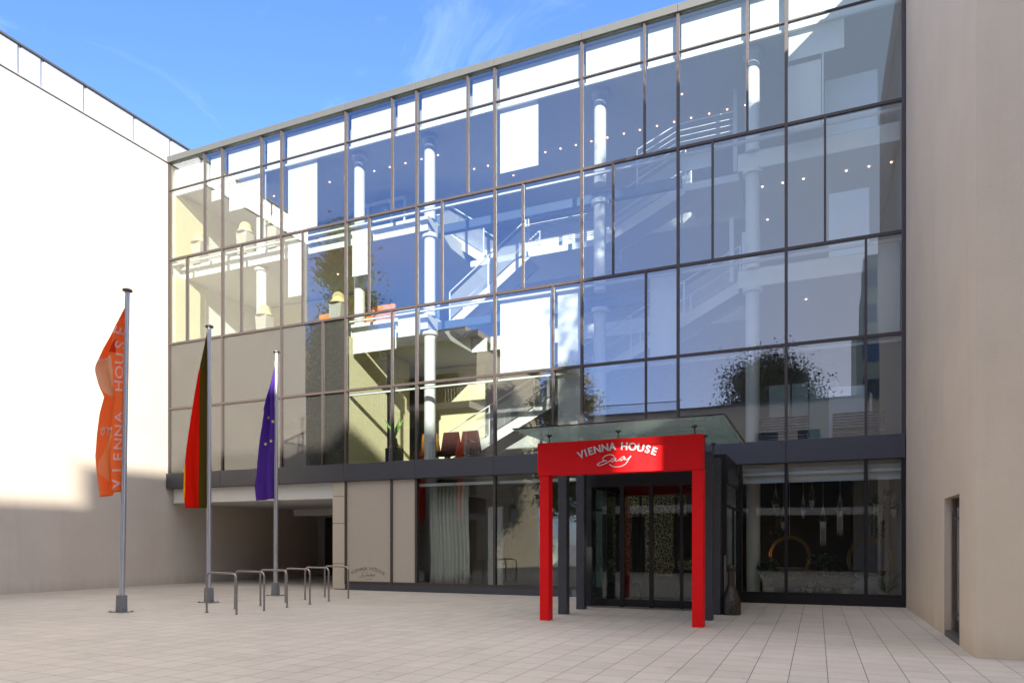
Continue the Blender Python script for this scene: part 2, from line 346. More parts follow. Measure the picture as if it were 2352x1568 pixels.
# slabs, white edge fascias
def slab(x0, x1, y0, z0, z1, nm='floor_slab'):
    bxo(nm, (x0, x1, y0, 28.95, z0 + .02, z1), CEIL, hotel)
    bxo('slab_edge', (x0, x1, y0 - .03, y0 - .002, z0, z1 - .05), WHITE, hotel)
slab(X0 + .03, -12.0, FY + .62, 12.1, ZA - .05); slab(-2.06, X1 - .03, FY + .9, 12.1, ZA - .05)
slab(X0 + .03, -12.0, FY + .62, 8.8, ZB - .05); slab(-2.06, X1 - .03, FY + .9, 8.8, ZB - .05)
slab(-11.98, -2.08, 23.9, 12.1, ZA - .05); slab(-11.98, -2.08, 23.9, 8.8, ZB - .05)
bxo('floor_slab', (X0 + .03, X1 - .03, FY + .21, 28.95, ZBB + .03, ZBT - .1), CEIL, hotel)
bxo('floor_finish', (-14.85, X1 - .03, FY + .12, 28.95, ZBT - .1, ZBT - .06), IFLR, hotel)
bxo('ceiling', (X0 + .03, X1 - .03, FY + .55, 28.95, 15.45, 15.8), CEIL, hotel)
bxo('ceiling_edge', (X0 + .03, X1 - .03, FY + .49, FY + .545, 15.43, 16.1), GREYBOX, hotel)
# interior partitions
bxo('side_partition', (-15.1, -14.93, FY + .14, 22.6, ZBT, 8.78), CREAM, hotel)
bxo('side_partition', (-15.1, -14.93, 23.1, 24.2, ZBT, 8.78), CREAM, hotel)
bxo('rear_partition', (-14.9, -12.2, 25.5, 25.6, ZBT, 8.78), CREAM, hotel)
for z0, z1 in ((ZB, 12.08), (ZA, 15.28)):
    bxo('side_partition', (-23.27, -23.1, FY + .14, 21.6, z0, z1), CREAM, hotel)
    bxo('rear_partition', (-23.0, -17.5, 24.6, 24.7, z0, z1), CREAM, hotel)
# interior round columns with collars
for x in (-19.5, -15.0, -12.12, -6.12, -1.67):
    for z0, z1 in ((ZBT, 8.79), (ZB, 12.1), (ZA, 15.44)):
        if x < -16 and z0 < 5: continue
        if x == -15.0 and z0 < 5: continue
        c = MB().lathe([(.19, z0 - .05), (.19, z1 - .14), (.27, z1 - .13), (.27, z1 - .002)], (x, 20.95, 0), 28).build('interior_column', WHITE, hotel, smooth=True)
for x in (-6.12, -1.67):
    MB().lathe([(.19, 0.02), (.19, 3.7)], (x, 21.2, 0), 28).build('interior_column', WHITE, hotel, smooth=True)
for (x0, x1, z0, z1) in ((.2, 1.5, ZA, 14.4), (.3, 1.3, ZB, 11.25), (-2.0, -1.5, ZB, 10.6), (.3, 1.25, ZBT, 5.9)):
    bxo('wall_panel', (x0, x1, 21.4, 21.44, z0, z1), mat('pale_panel', (.62, .68, .72), .7), hotel)
bxo('blind_guide', (.12, .16, FY + .3, FY + .34, ZA, 14.6), WHITE, hotel)
bxo('blind_guide', (-.72, .1, FY + .36, FY + .364, ZA, 14.4), BLIND, hotel).name = 'inner_blind'
# roller blinds
def blind(x0, x1, zt, zb, y=FY + .30, cas=True, name='roller_blind'):
    b = bxo(name, (x0 + .05, x1 - .05, y - .003, y + .003, zb, zt), BLIND, hotel)
    if zb < zt - .05: MB().box(x0 + .05, x1 - .05, y - .012, y + .012, zb - .025, zb + .004).build('blind_bottom_bar', WHITE, b)
for a, b in zip(XA[:-1], XA[1:]):
    blind(a, b, ZCAP - .02, ZTR - .02, FY + .26, name='upper_blind')
for (x0, x1, zb) in ((-21.42, -20.52, 14.75), (-20.52, -18.64, 14.2), (-17.70, -16.30, 12.76), (-9.24, -7.85, 13.28), (-.75, .70, 14.53)):
    blind(x0, x1, ZTR - .06, zb)
for (x0, x1, zb) in ((-17.70, -16.82, 10.55), (-14.89, -14.0, 10.87), (-3.58, -2.64, 12.15)):
    blind(x0, x1, ZA - .1, zb)
for (x0, x1, zb) in ((-13.02, -12.07, 8.55), (-9.24, -7.31, 6.93), (-7.31, -6.40, 6.93), (-4.49, -3.58, 6.93), (1.14, 1.98, 6.93)):
    blind(x0, x1, ZB - .08, zb)
blind(-7.31, -6.40, ZC - .08, 4.4)
blind(-13.02 - 1.87, -13.02, ZB - .55, 8.2, FY + .34)
def cassette(x0, x1, z):
    bxo('blind_cassette', (x0 + .05, x1 - .05, FY + .13, FY + .21, z - .16, z - .09), WHITE, hotel)
for a, b in zip(XA[:-1], XA[1:]): cassette(a, b, ZTR)
for a, b in zip(XB[:-1], XB[1:]): cassette(a, b, ZA)
for a, b in zip(XC[:-1], XC[1:]):
    if a > -15: cassette(a, b, ZB); cassette(a, b, ZC)
# ceiling downlights
DL = [(x * 1.01, 22.05, 15.447) for x in (-19.7, -17.0, -16.3, -14.98, -14.31, -13.64, -12.97, -12.3, -3.79)] + \
     [(x * 1.01, 23.4, 15.447) for x in (-11.54, -10.98, -8.75, -8.19, -7.63, -7.07, -6.51, -5.94, -5.4, -4.83, -4.27, -3.73, -3.16, -2.61, -2.06)] + [(-10.5, 24.4, 15.447)] + \
     [(x, 22.03, 12.115) for x in (-1.48, -.92, -.36, .76, 1.33, 1.88)] + [(-2.0, 24.34, 12.115), (-1.48, 24.34, 12.115), (-17.2, 22.6, 12.115), (-.3, 22.6, 8.815)]
for i, p in enumerate(DL):
    MB().lathe([(.024, -.02), (.024, .0)], p, 10).build('downlight', LAMP, hotel)

# stair hall: two flights with white stringers, landings and steel rails
stair = thing('staircase', (-7, 22.3, ZBT), 'white steel staircase with thin metal railings seen through the glass', 'staircase')
def flight(pa, pb, y0, y1, name='flight', rail=True, rails_y=None):
    (xa, za), (xb, zb) = pa, pb; n = max(4, int(abs(zb - za) / .17))
    for y in (y0, y1 - .06):
        MB().prism([(xa, za - .28), (xb, zb - .28), (xb, zb + .08), (xa, za + .08)], 'y', y, y + .06).build('stringer', WHITE, stair)
    t = MB()
    for i in range(n):
        x = xa + (xb - xa) * (i + .5) / n; z = za + (zb - za) * (i + .5) / n; dx = abs(xb - xa) / n
        t.box(x - dx / 2 - .02, x + dx / 2 + .02, y0 + .065, y1 - .065, z - .03, z + .02)
    t.build('treads', CEIL, stair)
    MB().prism([(xa, za - .22), (xb, zb - .22), (xb, zb - .16), (xa, za - .16)], 'y', y0 + .065, y1 - .065).build('soffit', WHITE, stair)
    for y in (y0 - .03, y1 + .03) if rail else ():
        railing([(xa, za), (xb, zb)], y)
def railing(pts, y, nb=12, h=1.0):
    r = MB(); ln = sum(math.dist(a, b) for a, b in zip(pts[:-1], pts[1:]))
    r.tube([(p[0], y, p[1] + h + .08) for p in pts], .022, 6)
    o = r.build('handrail', RAILM, stair, smooth=True)
    b = MB()
    for k in range(nb): b.tube([(p[0], y, p[1] + .15 + (h - .28) * k / (nb - 1)) for p in pts], .011, 4, False)
    b.build('rail_bars', RAILM, stair)
    q = MB()
    for (a, c) in zip(pts[:-1], pts[1:]):
        n = max(1, int(math.dist(a, c) / 1.7))
        for i in range(n + 1):
            x = a[0] + (c[0] - a[0]) * i / n; z = a[1] + (c[1] - a[1]) * i / n
            q.box(x - .018, x + .018, y - .02, y + .02, z - .2, z + h + .06)
    q.build('rail_posts', RAILM, stair)
flight((-12.0, ZBT + .1), (-2.1, ZB), 22.0, 23.2)
flight((-11.9, ZB), (-8.9, 11.45), 22.0, 23.0)
flight((-12.75, 13.2), (-11.1, 12.0), 23.1, 24.1, rail=True)
MB().box(-11.1, -6.3, 22.0, 24.2, 11.22, 11.42).build('landing', WHITE, stair)
railing([(-9.0, 11.42), (-6.3, 11.42)], 21.97)
railing([(-11.1, 11.42), (-6.3, 11.42)], 24.2)
flight((-6.3, 11.45), (-3.7, 12.62), 22.0, 23.0)
MB().box(-3.7, -2.07, 21.9, 23.9, 12.36, 12.58).build('landing', WHITE, stair)
railing([(-5.2, 12.9), (-3.97, 13.4), (-2.25, 13.4)], 21.95, 5)
MB().box(-12.85, -12.72, 21.9, 22.0, 13.6, 15.2).build('newel', WHITE, stair)
MB().box(-2.3, -2.18, 21.9, 22.0, ZA, 15.1).build('newel', WHITE, stair)
MB().box(-2.4, -2.28, 21.9, 22.0, ZB, 11.3).build('newel', WHITE, stair)
# blue-grey steel edge beams across the stair hall
for z in (12.2, 8.9):
    MB().box(-11.95, -3.7, 21.2, 21.4, z, z + .28).build('edge_beam', mat('beam_paint', (.05, .07, .10), .5), stair)

# ---- ground floor
bxo('base_kerb', (-14.87, -5.35, FY - .06, FY + .12, 0, .20), BAND, hotel)
bxo('base_kerb', (-1.93, X1 - .01, FY - .06, FY + .12, 0, .20), BLACK, hotel)
for x in (-14.87, -13.02, -12.07, -9.24, -6.4): bxo('mullion', (x - .04, x + .04, FY - .05, FY + .10, .2, ZBB), FR, hotel)
for x in (-1.9, -.75, 1.14, 1.98): bxo('mullion', (x - .04, x + .04, FY - .05, FY + .10, .2, ZBB), BLACK, hotel)
def fpane(a, b, z0=.2, z1=ZBB, m=GLG): return pane(a, b, z0, z1, m)
bxo('frosted_panel', (-14.83, -13.06, FY - .01, FY + .02, .3, ZBB - .01), FROST, hotel)
bxo('frosted_panel', (-12.98, -12.11, FY - .01, FY + .02, .3, ZBB - .01), FROST, hotel)
bxo('bottom_rail', (-14.83, -5.4, FY - .04, FY + .08, .2, .3), FR, hotel)
bxo('bottom_rail', (-1.86, 1.94, FY - .04, FY + .08, .2, .3), BLACK, hotel)
for a, b in ((-12.07, -9.24), (-9.24, -6.4), (-6.4, -5.3), (-1.9, -.75), (-.75, 1.14), (1.14, 1.98)): fpane(a, b, .3)
for a, b in ((-12.03, -10.7), (-10.7, -9.3), (-9.2, -6.45)):
    bxo('blind_cassette', (a, b - .02, FY + .12, FY + .2, 3.46, 3.55), WHITE, hotel)
for a, b in ((-1.86, -.8), (-.7, 1.1), (1.18, 1.94)):
    bxo('blind_cassette', (a, b, FY + .12, FY + .2, 3.42, 3.50), WHITE, hotel)
    bxo('roller_blind', (a, b, FY + .24, FY + .246, 3.22, 3.62), BLIND, hotel)
bxo('lobby_floor', (-14.8, X1 - .03, FY + .13, 28.95, .01, .06), IFLR, hotel)
bxo('lobby_wall', (-14.9, -14.8, FY + .13, 28.95, .06, 3.7), IWALL, hotel)
GREENW = mat('sage_wall', (.16, .20, .15), .8, noise_amt=.06)
bxo('lobby_wall', (-10.4, -7.2, 24.0, 24.1, .06, 3.7), GREENW, hotel)
bxo('lobby_wall', (-12.0, -10.5, 26.0, 26.1, .06, 3.7), IWALL, hotel)
DKW = mat('lobby_dark_wall', (.05, .048, .045), .6, noise_amt=.15, nscale=2)
bxo('lobby_wall', (-1.95, 1.0, 25.5, 25.6, .06, 3.7), DKW, hotel)
bxo('lobby_wall', (1.0, 1.95, 23.5, 23.6, .06, 3.7), IWALL, hotel)
bxo('lobby_wall', (-7.2, -1.95, 27.0, 27.1, .06, 3.7), DKW, hotel)
# pier with stone cladding, passage soffit, white fascia
for z0, z1 in ((.03, .885), (.90, 2.27), (2.285, 3.21), (3.225, 3.715)):
    bxo('pier_cladding', (-15.43, -14.915, FY - .02, FY + .5, z0, z1), STONE, hotel, .006)
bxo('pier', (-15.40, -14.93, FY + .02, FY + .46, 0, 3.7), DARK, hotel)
bxo('passage_fascia', (X0 + .22, -15.44, FY + .08, FY + .2, 3.16, 3.715), WHITE, hotel)
bxo('passage_soffit', (X0 + .02, -15.40, FY + .205, 28.9, 3.16, 3.7), WHITE, hotel)
bxo('passage_beam', (-22.3, -15.42, 26.0, 28.3, 2.86, 3.155), WHITE, hotel)
bxo('passage_side_wall', (-15.3, -14.93, FY + .55, 28.9, 0, 3.15), WALLL, hotel)
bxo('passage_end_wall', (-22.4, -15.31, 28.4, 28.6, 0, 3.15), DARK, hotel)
bxo('passage_door_frame', (-20.6, -20.5, 28.3, 28.39, 0, 2.6), STEEL, hotel)
bxo('passage_light', (-18.25, -18.0, 24.5, 24.62, 3.14, 3.158), LAMP, hotel)

# ------------------------------------------------------------------ left neighbouring building
lb = thing('white_building', (-26, 16, 0), 'blank cream rendered building wall with pale metal parapet on the left', 'building')
bxo('wall', (-30, X0, 11.9, 29.5, 0, 16.45), WALLL, lb)
ys = [11.9, 12.9, 14.36, 15.08, 16.54, 18.47, 20.07, 21.8, 23.6, 25.5, 27.5, 29.5]
ys = [11.9, 13.1, 14.30, 14.42, 15.02, 15.14, 16.48, 16.60, 18.41, 18.53, 20.01, 20.13, 22, 24, 26, 28, 29.5]
for a, b in zip(ys[:-1], ys[1:]):
    n = b - a < .2
    bxo('parapet_panel', (-23.6, X0 - (.03 if n else 0) + .03, a + .0015, b - .0015, 16.488, 17.42), ZINC, lb)
bxo('coping', (-23.9, X0 + .08, 11.85, 29.5, 17.425, 17.5), CAP, lb, .008)
bxo('drip_edge', (-23.5, X0 + .05, 11.88, 29.5, 16.462, 16.486), ZINC, lb)

# ------------------------------------------------------------------ right neighbouring building
rb = thing('beige_building', (6, 14, 0), 'beige rendered building block with a recessed side door on the right', 'building')
TR = 16.9
bxo('wall', (2.03, 2.5, 14.24, 29, 0, TR), WALLR, rb)
bxo('wall', (2.03, 2.5, 11.55, 12.81, 0, TR), WALLR, rb)
bxo('wall', (2.03, 2.5, 12.81, 14.24, 2.37, TR), WALLR, rb)
bxo('wall', (2.5, 16, 11.55, 29, 0, TR), WALLR, rb)
dr = bxo('door', (2.18, 2.24, 12.82, 14.22, .10, 2.36), BLACK, rb)
MB().box(2.13, 2.178, 14.10, 14.225, .10, 2.36).build('frame', mat('bronze_frame', (.30, .25, .20), .4, .5), dr)
MB().box(2.165, 2.178, 12.95, 13.95, .3, 2.2).build('pane', GLV, dr)
MB().tube([(2.09, 13.85, .35), (2.09, 13.85, 2.1)], .018, 10).build('handle', STEEL, dr, smooth=True)
MB().box(2.09, 2.17, 13.83, 13.87, .38, .42).box(2.09, 2.17, 13.83, 13.87, 2.0, 2.04).build('handle_bracket', STEEL, dr)
bxo('threshold', (2.035, 2.3, 12.82, 14.23, 0, .098), BAND, rb)

# ------------------------------------------------------------------ entrance
port = thing('entrance_portal', (-3.65, 13.8, 0), 'bright red entrance portal with white lettering on its wide header', 'portal')
bxo('header', (-5.33, -1.985, 13.65, 13.93, 3.0, 3.67), RED, port, .008)
bxo('post', (-5.29, -5.09, 13.67, 13.92, 0, 2.998), RED, port, .006)
bxo('post', (-2.185, -1.975, 13.67, 13.92, 0, 2.998), RED, port, .006)
# lettering built from the font, one mesh
def text_mesh(s, size, ext, bold=.0):
    cu = bpy.data.curves.new('t', 'FONT'); cu.body = s; cu.size = size; cu.extrude = ext; cu.offset = bold; cu.align_x = 'CENTER'; cu.resolution_u = 4
    o = bpy.data.objects.new('t', cu); C.objects.link(o); dg = bpy.context.evaluated_depsgraph_get(); dg.update()
    me = bpy.data.meshes.new_from_object(o.evaluated_get(dg)); bpy.data.objects.remove(o); return me
ADV = {'V': .66, 'I': .34, 'E': .62, 'N': .76, 'A': .68, ' ': .42, 'H': .76, 'O': .80, 'U': .74, 'S': .62}
def arc_text(par, m, s, place, radius, size, ext, bold):
    tot = sum(ADV[c] for c in s) * size; pos = -tot / 2
    for ch in s:
        adv = ADV[ch] * size; a = (pos + adv / 2) / radius; pos += adv
        if ch == ' ': continue
        me = text_mesh(ch, size, ext, bold); mb = MB(); b = 0
        for v in me.vertices:
            x = v.co.x; y = v.co.y + radius
            X = x * math.cos(a) + y * math.sin(a); Y_ = -x * math.sin(a) + y * math.cos(a) - radius
            mb.v.append(place(X, Y_, v.co.z))
        mb.add([tuple(p.vertices) for p in me.polygons], b)
        bpy.data.meshes.remove(me); mb.build('letter', m, par)
# script word as a pen stroke, coordinates in units of the header lettering (metres)
ez = [(855, 403), (838, 386), (805, 378), (768, 388), (742, 410), (748, 430), (778, 436), (745, 440), (706, 454), (687, 468), (695, 478), (725, 477), (765, 462), (808, 440),
      (840, 418), (868, 414), (845, 416), (822, 432), (826, 446), (846, 442), (868, 418), (864, 438), (878, 446), (900, 430), (930, 408), (948, 404), (938, 428), (918, 442), (905, 438), (935, 430),
      (962, 416), (950, 430), (968, 436), (990, 422), (1013, 400), (990, 436), (965, 470), (930, 492), (885, 501), (838, 495), (805, 472)]
PXM = .00905 * .2267   # metres per trace unit
EP = [((x - 857) * PXM * 1.02, -(y - 438) * PXM) for x, y in ez]
def smooth2(p, k=4):
    o = []
    for i in range(len(p) - 1):
        p0 = p[max(i - 1, 0)]; p1 = p[i]; p2 = p[i + 1]; p3 = p[min(i + 2, len(p) - 1)]
        for j in range(k):
            t = j / k
            o.append(tuple(.5 * (2 * p1[d] + (p2[d] - p0[d]) * t + (2 * p0[d] - 5 * p1[d] + 4 * p2[d] - p3[d]) * t * t + (-p0[d] + 3 * p1[d] - 3 * p2[d] + p3[d]) * t ** 3) for d in (0, 1)))
    return o + [p[-1]]
cx, cz = -3.64, 3.445
arc_text(port, LET, 'VIENNA HOUSE', lambda x, y, z: (cx + x, 13.632 - z, cz + y), 2.1, .205, .014, .005)
st_ = MB(); st_.tube([(cx - .04 + x, 13.632, 3.235 + y) for x, y in smooth2(EP)], .0095, 6); st_.build('script_lettering', LET, port, smooth=True)
# the same mark on the frosted panel
arc_text(hotel, LETD, 'VIENNA HOUSE', lambda x, y, z: (-13.98 + x, FY - .0145 - z, .68 + y), 1.35, .178, .002, -.002)
f2 = MB(); f2.tube([(-13.98 + x * .95, FY - .0145, .50 + y * .95) for x, y in smooth2(EP)], .0035, 5); f2.build('panel_script', LETD, hotel)

def grey_portal(y, zt, label):
    t = thing('grey_portal', (-3.65, y, 0), label, 'portal', 'dark grey portals behind the red one')
    bxo('post', (-5.36, -5.16, y, y + .22, 0, zt - .22), PORT, t, .005); bxo('post', (-2.15, -1.985, y, y + .22, 0, zt - .22), PORT, t, .005)
    bxo('header', (-5.36, -1.985, y, y + .22, zt - .218, zt), PORT, t, .005)
grey_portal(15.0, 3.5, 'dark grey metal portal standing directly behind the red portal')
grey_portal(16.3, 3.5, 'dark grey metal portal nearest the glass entrance doors')
# glass canopy on standoffs
can = thing('glass_canopy', (-3.5, 14.6, 3.78), 'frameless green-tinted glass canopy resting on standoffs above the portals', 'canopy')
bxo('glass_sheet', (-5.55, -1.5, 12.85, 16.6, 3.85, 3.874), GLC, can)
bxo('edge_trim', (-5.55, -1.5, 12.842, 12.848, 3.85, 3.874), BLACK, can)
bxo('edge_trim', (-1.498, -1.475, 12.85, 16.6, 3.845, 3.88), mat('edge_brass', (.16, .14, .10), .4, .5), can)
for y, zb in ((13.79, 3.67), (15.11, 3.5), (16.41, 3.5)):
    for x in (-5.12, -3.65, -2.15):
        MB().lathe([(.03, zb), (.03, zb + .02), (.012, zb + .03), (.012, 3.79), (.022, 3.80), (.022, 3.815), (.055, 3.825), (.06, 3.845), (.06, 3.849)], (x, y, 0), 14).build('standoff', BRONZE, can, smooth=True)
# glazed vestibule with sliding doors
vb = thing('entrance_vestibule', (-3.6, 17.1, 0), 'dark framed glass vestibule with sliding doors behind the portals', 'vestibule')
YV = 17.1
bxo('roof', (-5.32, -1.95, YV, 19.85, 3.35, 3.68), BLACK, vb)
bxo('lintel', (-5.36, -1.93, YV - .06, YV - .002, 3.0, 3.60), BLACK, vb)
for x, w_ in ((-5.28, .16), (-4.42, .10), (-3.70, .09), (-2.975, .07), (-2.0, .12)):
    bxo('door_post', (x - w_ / 2, x + w_ / 2, YV - .05, YV + .05, .0, 2.998), BLACK, vb)
bxo('threshold', (-5.38, -1.9, YV - .14, YV - .07, 0, .03), STEEL, vb)
for i, (a, b) in enumerate(((-5.2, -4.47), (-4.37, -3.745), (-3.655, -3.01), (-2.94, -2.06))):
    d = bxo('sliding_door' if i in (1, 2) else 'side_light', (a, b, YV - .012, YV + .012, .22, 2.98), GLV, vb)
    MB().box(a + .002, b - .002, YV - .035, YV + .035, .04, .218).build('bottom_rail', BLACK, d)
for x in (-5.3, -1.95):
    s_ = bxo('side_glass', (x - .01, x + .01, YV + .06, 19.85, .15, 3.0), GLV, vb)
    bxo('side_rail', (x - .03, x + .03, YV + .06, 19.9, .02, .148), BLACK, vb); bxo('side_rail', (x - .03, x + .03, YV + .06, 19.9, 3.002, 3.34), BLACK, vb)
    bxo('side_rail', (x - .03, x + .03, YV + .06, 19.9, 2.44, 2.5), BLACK, vb)
    bxo('side_post', (x - .04, x + .04, 19.78, 19.92, 0, 3.34), BLACK, vb)
    bxo('side_post', (x - .035, x + .035, 18.5, 18.6, .15, 2.44), BLACK, vb)
sp = MB().box(-4.95, -4.93, YV + .5, 20.2, .1, 2.9).build('inner_screen', GLV, vb)
# inner sliding doors line
for x in (-4.6, -3.6, -2.6): bxo('inner_post', (x - .035, x + .035, 19.8, 19.88, 0, 3.0), BLACK, vb)
bxo('poster', (-2.72, -2.42, YV - .03, YV - .022, .85, 1.72), WHITE, vb)
# bottle-shaped ashtray
ash = thing('ashtray_bin', (-1.77, 16.5, 0), 'bottle-shaped dark cast-iron ashtray bin standing beside the glass entrance', 'ashtray')
ash_b = MB().lathe([(.205, 0), (.208, .02), (.206, .335), (.196, .35), (.18, .40), (.14, .50), (.10, .59), (.078, .67), (.072, .96)], (-1.77, 16.5, 0), 32).build('body', BRONZE, ash, smooth=True)
MB().lathe([(.088, .96), (.094, .975), (.094, .995)], (-1.77, 16.5, 0), 28).build('collar', BRONZE, ash, smooth=True)
MB().lathe([(.045, .995), (.045, 1.02)], (-1.77, 16.5, 0), 20).build('slot', DARK, ash)
MB().lathe([(.094, 1.02), (.094, 1.045), (.075, 1.085), (.03, 1.10), (.005, 1.102)], (-1.77, 16.5, 0), 28).build('cap', BRONZE, ash, smooth=True)
MB().box(-1.92, -1.90, 16.36, 16.42, .1, .3).build('lock_plate', BRONZE, ash)
pp = thing('steel_post', (-1.93, 16.75, 0), 'slim brown metal post between grey portal and ashtray', 'post')
MB().tube([(-1.93, 16.75, .25), (-1.93, 16.75, 1.32)], .025, 12).build('tube', STEEL, pp, smooth=True)
bxo('foot', (-1.96, -1.90, 16.72, 16.78, 0, .26), BLACK, pp)

# ------------------------------------------------------------------ cycle stands
def ushape(w_, h, r=.13):
    p = [(-w_ / 2, 0, 0), (-w_ / 2, 0, h - r)]
    for i in range(1, 9): a = math.pi / 2 * i / 8; p.append((-w_ / 2 + r - r * math.cos(a), 0, h - r + r * math.sin(a)))
    for i in range(0, 9): a = math.pi / 2 * i / 8; p.append((w_ / 2 - r + r * math.sin(a), 0, h - r + r * math.cos(a)))
    return p + [(w_ / 2, 0, 0)]
RK = [(-12.92, 12.12, -11.91, 12.02), (-12.96, 13.04, -12.0, 12.95), (-13.05, 13.98, -12.07, 13.83), (-13.18, 15.0, -12.1, 14.78), (-13.4, 16.0, -12.2, 15.75), (-13.43, 16.98, -12.37, 16.78)]
ORD = ['nearest cycle stand of the row, slightly leaning, beside the middle flagpole', 'second cycle stand from the front of the row', 'third cycle stand from the front, before the pole of the blue flag', 'fourth cycle stand from the front of the row', 'fifth cycle stand, second from the back of the row', 'last cycle stand, overlapping the lettered frosted panel']
rk = None
for i, (x0, y0, x1, y1) in enumerate(RK):
    c = ((x0 + x1) / 2, (y0 + y1) / 2, 0); a = math.atan2(y1 - y0, x1 - x0)
    lab = 'brushed steel hoop, ' + ORD[i]
    if rk is None:
        rk = thing('cycle_stand', c, lab, 'bike rack', 'steel hoop cycle stands on the plaza')
        MB().tube(ushape(1.0, .92), .024, 14).build('hoop', STEEL, rk, smooth=True, local=True)
        for s in (-.5, .5): MB().lathe([(.05, .0), (.05, .006)], (s, 0, 0), 16).build('floor_rosette', STEEL, rk, local=True)
        rk.rotation_euler = (R(.6), R(.8), a)
    else: copy_tree(rk, c, lab, (R(random.uniform(-.4, .4)), R(random.uniform(-.3, .3)), a))

# ------------------------------------------------------------------ flagpoles and flags
def pole(x, y, h, lean, label, first=None):
    if first: return copy_tree(first, (x, y, 0), label, (0, lean, 0))
    t = thing('flagpole', (x, y, 0), label, 'flagpole', 'metal flagpoles on the plaza')
    t.rotation_euler = (0, lean, 0)
    MB().lathe([(.062, .3), (.060, 2.5), (.050, h - .06)], (0, 0, 0), 24).build('pole', ALU, t, smooth=True, local=True)
    MB().lathe([(.055, h - .06), (.105, h - .045), (.11, h - .02), (.10, h), (.04, h + .025), (.005, h + .028)], (0, 0, 0), 24).build('cap', mat('cap_dark', (.10, .10, .10), .4, .5), t, smooth=True, local=True)
    sl_ = MB().box(-.10, .10, -.085, .085, .02, .40); sl_.v = [(vx * (1 - .22 * vz), vy * (1 - .15 * vz), vz) for vx, vy, vz in sl_.v]
    sl_.build('base_sleeve', GALV, t, bevel=.01, local=True)
    b = MB().box(-.24, .22, -.17, .17, .004, .018)
    for sx in (-.2, .18):
        for sy in (-.13, .13): b.lathe([(.016, .018), (.016, .04)], (sx, sy, 0), 8)
    b.build('base_plate', GALV, t, local=True)
    MB().tube([(-.075, 0, 1.3), (-.07, 0, h - .3)], .004, 4).build('halyard', WHITE, t, local=True)
    return t
P1 = (-14.81, 11.41); P2 = (-15.04, 14.19); P3 = (-15.17, 16.88)
LEAN = R(1.55)
fp = pole(*P1, 7.45, LEAN, 'silver flagpole carrying the orange flag, leaning slightly, leftmost')
pole(*P2, 7.6, R(.1), 'silver flagpole carrying the black, red and gold flag, in the middle', fp)
pole(*P3, 7.7, R(.35), 'silver flagpole carrying the blue flag with yellow stars, at the right', fp)
for o in list(bpy.data.objects):
    if o.name.startswith('flagpole') and o.name != 'flagpole': pass
RV = Vector((math.cos(YAW), math.sin(YAW), 0)); FV = Vector((-math.sin(YAW), math.cos(YAW), 0))
def interp(tab, v):
    for (a, x), (b, y) in zip(tab[:-1], tab[1:]):
        if v <= b: return x + (y - x) * (v - a) / (b - a) if b > a else x
    return tab[-1][1]
def flag_surface(px, py, zt, zb, tab, lean, off, waves, amp, zbot=0):
    def S(s, v, lift=0):
        z = zt + (zb - zt) * v; W = interp(tab, v)
        x = off + W * s; fold = amp * min(1, W * 3) * (math.sin(waves * 2 * math.pi * s + 2.5 * v) * (.35 + .65 * s) + .35 * math.sin(7 * s + 9 * v))
        zz = z + zbot * s * (v ** 6)
        base = Vector((px, py, 0)) + Vector((math.tan(lean) * z, 0, zz))
        return base - RV * x + FV * (fold - lift)
    return S
def flag_mesh(S, name, m, W, nu=36, nv=90, uvx=None):
    me = bpy.data.meshes.new(name); vs = []; fs = []; uvs = []
    for j in range(nv + 1):
        for i in range(nu + 1): vs.append(tuple(S(i / nu, j / nv)))
    for j in range(nv):
        for i in range(nu): a = j * (nu + 1) + i; fs.append((a, a + 1, a + nu + 2, a + nu + 1))
    me.from_pydata(vs, [], fs); ul = me.uv_layers.new(name='UVMap')
    for p in me.polygons:
        for li, vi in zip(p.loop_indices, p.vertices):
            j, i = divmod(vi, nu + 1); ul.data[li].uv = (uvx(i / nu, j / nv) if uvx else i / nu, j / nv)
    me.polygons.foreach_set('use_smooth', [True] * len(me.polygons)); me.materials.append(m); me.update()
    o = bpy.data.objects.new(name, me); C.objects.link(o)
    sol = o.modifiers.new('thickness', 'SOLIDIFY'); sol.thickness = .003
    return o
def cloth(name, stops, trans=.35):
    m = bpy.data.materials.new(name); m.use_nodes = True; n = m.node_tree.nodes; l = m.node_tree.links; n.clear()
    o = n.new('ShaderNodeOutputMaterial'); d = n.new('ShaderNodeBsdfDiffuse'); t = n.new('ShaderNodeBsdfTranslucent'); mxs = n.new('ShaderNodeMixShader'); mxs.inputs[0].default_value = trans
    uv = n.new('ShaderNodeUVMap'); s = n.new('ShaderNodeSeparateXYZ'); l.new(uv.outputs[0], s.inputs[0])
    r = n.new('ShaderNodeValToRGB'); r.color_ramp.interpolation = 'CONSTANT'; e = r.color_ramp.elements
    e[0].position = stops[0][0]; e[0].color = (*stops[0][1], 1)
    if len(stops) > 1: e[1].position = stops[1][0]; e[1].color = (*stops[1][1], 1)
    else: e[1].position = 1; e[1].color = (*stops[0][1], 1)
    for p, c in stops[2:]: x = e.new(p); x.color = (*c, 1)
    l.new(s.outputs[0], r.inputs[0])
    wv = n.new('ShaderNodeTexNoise'); wv.inputs['Scale'].default_value = 700; b = n.new('ShaderNodeBump'); b.inputs['Strength'].default_value = .1; l.new(wv.outputs[0], b.inputs['Height'])
    for q in (d, t): l.new(r.outputs[0], q.inputs[0]); l.new(b.outputs[0], q.inputs['Normal'])
    l.new(d.outputs[0], mxs.inputs[1]); l.new(t.outputs[0], mxs.inputs[2]); l.new(mxs.outputs[0], o.inputs[0]); return m
q = .00302
